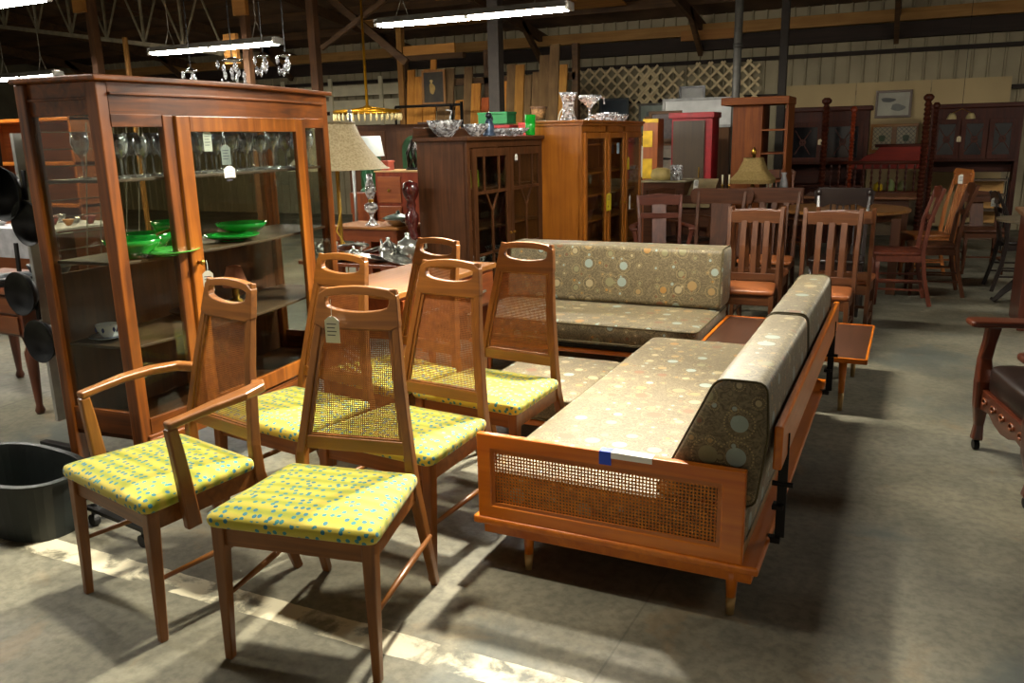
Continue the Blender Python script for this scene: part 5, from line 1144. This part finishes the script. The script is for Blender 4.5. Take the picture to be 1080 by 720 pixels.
picture(.935, 11.80, 1.86, .50, .40, wood('3a2410', '543618', 'x', .4), plain('9a9684', .5, 0, .1, 4), 'framed grey picture of birds on the pale wall panel', marks=(('dark_bird', blob(-.08, .06, .10, .035, ph=1), plain('3c3c38', .5)), ('grey_bird', blob(.06, -.05, .10, .05, ph=2), plain('5c5c54', .5))))
t = thing('leaded_window', 'pair of leaded glass panels in an orange wooden frame below the bird picture', 'window panel', (.98, 11.78, 1.36))
for s in (-1, 1):
    cx = s * .165
    fr = MB().ringprism([(cx - .165, -.21), (cx + .165, -.21), (cx + .165, .21), (cx - .165, .21)], [(cx - .13, -.165), (cx + .13, -.165), (cx + .13, .165), (cx - .13, .165)], lambda p, q: (p, -.02, q), lambda p, q: (p, .02, q)).done('frame', wood('8a5414', 'a87020', 'x', .4), t, .003)
    box('pane', plain('d8cca4', .3, 0, .05), fr, cx - .13, cx + .13, -.002, .004, -.165, .165, bevel=0)
    mb = MB()
    for g in range(-4, 5):
        for q in (-1, 1):
            c = g * .065; p0 = [max(-.13, -.13), None]
            a0, a1 = max(-.13, -.165 - c), min(.13, .165 - c)
            if a1 > a0 + .01: mb.bar((cx + q * a0, -.004, a0 + c), (cx + q * a1, -.004, a1 + c), .004, .005)
    mb.done('lead_lines', plain('2a2a24', .5), fr); MB().prism(blob(cx, 0, .045, .055), 'y', -.009, -.005).done('green_leaf', plain('4a5a34', .4), fr)
# hanging wall lamp between hutch and panel
t = thing('swag_lamp', 'hanging double bell shade lamp in front of the right hutch', 'lamp', (1.75, 9.2, 1.66))
for s in (-.1, .1): MB().lathe((s, 0, 0), [(.055, -.07), (.045, -.03), (.025, 0), (.02, .0), (.04, -.03), (.05, -.07)], 14, False).done('bell_shade', plain('8a7c54', .5), t, smooth=True)
MB().tube([(-.1, 0, 0), (0, 0, .05), (.1, 0, 0)], .006, 6).done('arm', BRASS, t); MB().tube([(0, 0, .05), (0, 0, roofz(9.2) - 1.70)], .003, 6).done('chain', IRON, t)
# wire shelf
t = thing('wire_shelf', 'low black metal shelf rack against the wall under the right hutch', 'shelf', (2.10, 9.35, 0))
for x in (-.22, .22):
    for y in (-.12, .12): MB().tube([(x, y, 0), (x, y, .90)], .008, 6).done('upright', IRON, t)
for z in (.15, .32, .50, .68, .86): box('shelf', plain('4a3a28', .5), t, -.22, .22, -.12, .12, z, z + .02, bevel=.002)
box('back_board', wood('9a7038', 'b88a4a', 'x', .7), t, -.12, .20, .13, .14, .2, .88)
# ------------------------------------------------------------------ right edge
BLK = lambda a='z': wood('120c0a', '201612', a, .35)
plain_chair('black_side_chair', 'black chair seen from the side at the right edge, nearer one', (2.27, 6.62, 0), PI / 2 + .1, BLK, 'ladder', h=.90)
plain_chair('black_side_chair', 'dark chair facing the viewer behind the black ones at the right edge', (1.98, 7.6, 0), .2, RBR, 'ladder', h=.82)
t = thing('pedestal_table', 'dark table with curved claw feet at the right edge', 'table', (2.28, 5.75, 0))
MB().lathe((0, 0, 0), [(.30, .715), (.33, .72), (.33, .74), (0, .745)], 32).done('tabletop', wood('5a5040', '70644e', 'x', .4), t)
MB().lathe((0, 0, 0), [(.05, .16), (.06, .3), (.04, .45), (.07, .715)], 16).done('column', RBR(), t, smooth=True)
for k in range(4):
    a = PI * .9 + k * PI / 2; ca, sa = math.cos(a), math.sin(a)
    MB().path([(.03 * ca, .03 * sa, .20), (.12 * ca, .12 * sa, .21), (.22 * ca, .22 * sa, .10), (.28 * ca, .28 * sa, .02), (.31 * ca, .31 * sa, .04)], [(.05, .06), (.05, .07), (.04, .05), (.045, .04), (.03, .03)]).done('claw_foot', BLK('x'), t, .008)
t = thing('tall_sideboard', 'red brown sideboard with pale top cut off by the right edge', 'sideboard', (2.32, 5.0, 0))
box('case', wood('3c160c', '5c2816', 'z', .4), t, -.24, .4, -.3, .3, 0, .84, bevel=.004); box('top', wood('6a4a30', '866040', 'x', .4), t, -.28, .42, -.34, .34, .84, .87, bevel=.004)
bowl('green_dish', (2.22, 6.0, .746), .07, .06, GREENG, 'bright green dish on the table at the right edge', 'dish')
price_tag((1.985, 6.55, .88), .2, 'white tag hanging on the black chair at the right edge', .05, .08, .03)
t = thing('display_lamp', 'bell shaped dark lamp at the right edge with a tag', 'lamp', (2.27, 6.0, 1.06)); MB().lathe((0, 0, 0), [(.12, -.03), (.10, .02), (.04, .10), (.015, .22), (.012, 1.4)], 16).done('shade', plain('4a3424', .5), t, smooth=True)
price_tag((2.17, 5.9, 1.28), .2, 'white tag hanging from the bell shaped lamp at the right edge', .055, .08, .06)
# morris chair
t = thing('reclining_armchair', 'carved wooden armchair with black leather seat cut off by the right edge', 'armchair', (2.05, 1.655, 0), -PI / 2 + .22); t.scale = (1.15, 1, 1)
CW = lambda a='z': wood('3a160a', '5e2a14', a, .28, 1, .5)
out = rounded([(-.25, -.33), (.25, -.33), (.25, .28), (-.25, .28)], .05)
cushion(out, .30, .43, .02, .025).done('seat_cushion', LEATHD, t, smooth=True)
for s in (-1, 1):
    l = MB().path([(s * .29, -.33, .045), (s * .295, -.325, .12), (s * .275, -.335, .22), (s * .27, -.335, .34), (s * .30, -.33, .44), (s * .295, -.32, .52), (s * .29, -.31, .60)],
              [(.045, .05), (.036, .04), (.05, .06), (.06, .07), (.045, .055), (.05, .05), (.05, .06)], up=(0, 1, 0)).done('leg', CW(), t, .010, seg=3)
    MB().lathe((s * .29, -.33, .022), [(0, -.012), (.022, -.012), (.022, .012), (0, .012)], 14, axis='y').done('caster', IRON, l)
    MB().tube([(s * .29, .32, .045), (s * .29, .30, .60)], .024, 10).done('leg', CW(), t, smooth=True)
    MB().prism(rounded([(s * .29 - .055, -.42), (s * .29 + .055, -.42), (s * .29 + .05, -.1), (s * .29 + .045, .40), (s * .29 - .045, .40), (s * .29 - .05, -.1)], .03), 'z', .600, .628).done('armrest', CW('y'), t, .010, seg=3)
    MB().box(s * .28 - .012, s * .28 + .012, -.30, .30, .20, .30).done('side_rail', CW('y'), t, .003)
    for y in (-.1, .05, .2): MB().tube([(s * .285, y, .30), (s * .285, y, .60)], .010, 8).done('arm_spindle', CW(), t, smooth=True)
fr = MB().prism([(-.25, .21), (-.15, .225), (-.08, .20), (0, .19), (.08, .20), (.15, .225), (.25, .21), (.25, .31), (-.25, .31)], 'y', -.345, -.32).done('front_rail', CW('x'), t, .004)
for cx in (-.2, -.1, 0, .1, .2): MB().tube([(cx + .03 * math.cos(a) * (1 - a / 9), -.348, .26 + .022 * math.sin(a) * (1 - a / 9)) for a in [k * .6 for k in range(12)]], .005, 6).done('carving', wood('6a3418', '8a4a24', 'x', .3), fr, smooth=True)
MB().path([(0, .26, .42), (0, .36, .75), (0, .46, 1.05)], [(.50, .09)] * 3, up=(0, 1, 0)).done('back_cushion', LEATHD, t, .03, seg=3)
for s in (-1, 1): MB().bar((s * .27, .33, .30), (s * .27, .53, 1.1), .035, .035, up=(0, 1, 0)).done('back_post', CW(), t, .004)
price_tag((1.86, 1.98, .56), .5, 'white tag hanging under the arm of the carved leather armchair', .05, .09, .02, tilt=.3)

# ------------------------------------------------------------------ hanging glass behind the cabinet top
for i, (x, y, z, lb) in enumerate(((-5.22, 4.0, 2.15, 'small clear glass pendant lamp left above the cabinet'), (-4.68, 4.0, 2.22, 'large clear glass drop chandelier above the middle of the cabinet'), (-4.30, 4.0, 2.24, 'clear glass pendant right above the cabinet'), (-4.12, 4.1, 2.24, 'rightmost clear glass pendant above the cabinet'))):
    t = thing('glass_pendant', lb, 'pendant lamp', (x, y, z)); s = .16 if i == 1 else .09
    mb = MB()
    for k in range(16 if i == 1 else 8):
        a = k * 2.4; r = s * (.25 + .7 * ((k * 7) % 10) / 10); mb.lathe((r * math.cos(a), r * math.sin(a), -s * ((k * 3) % 7) / 5), [(0, -.05), (.018, -.02), (.014, .02), (0, .04)], 7)
    mb.done('drops', CUT, t); MB().tube([(0, 0, .04), (0, 0, roofz(y) - z - .05)], .005, 6).done('chain', IRON, t); MB().lathe((0, 0, 0), [(.02, .02), (s * .6, .03), (s * .6, .045), (.01, .07)], 14).done('canopy', SILVER, t, smooth=True)
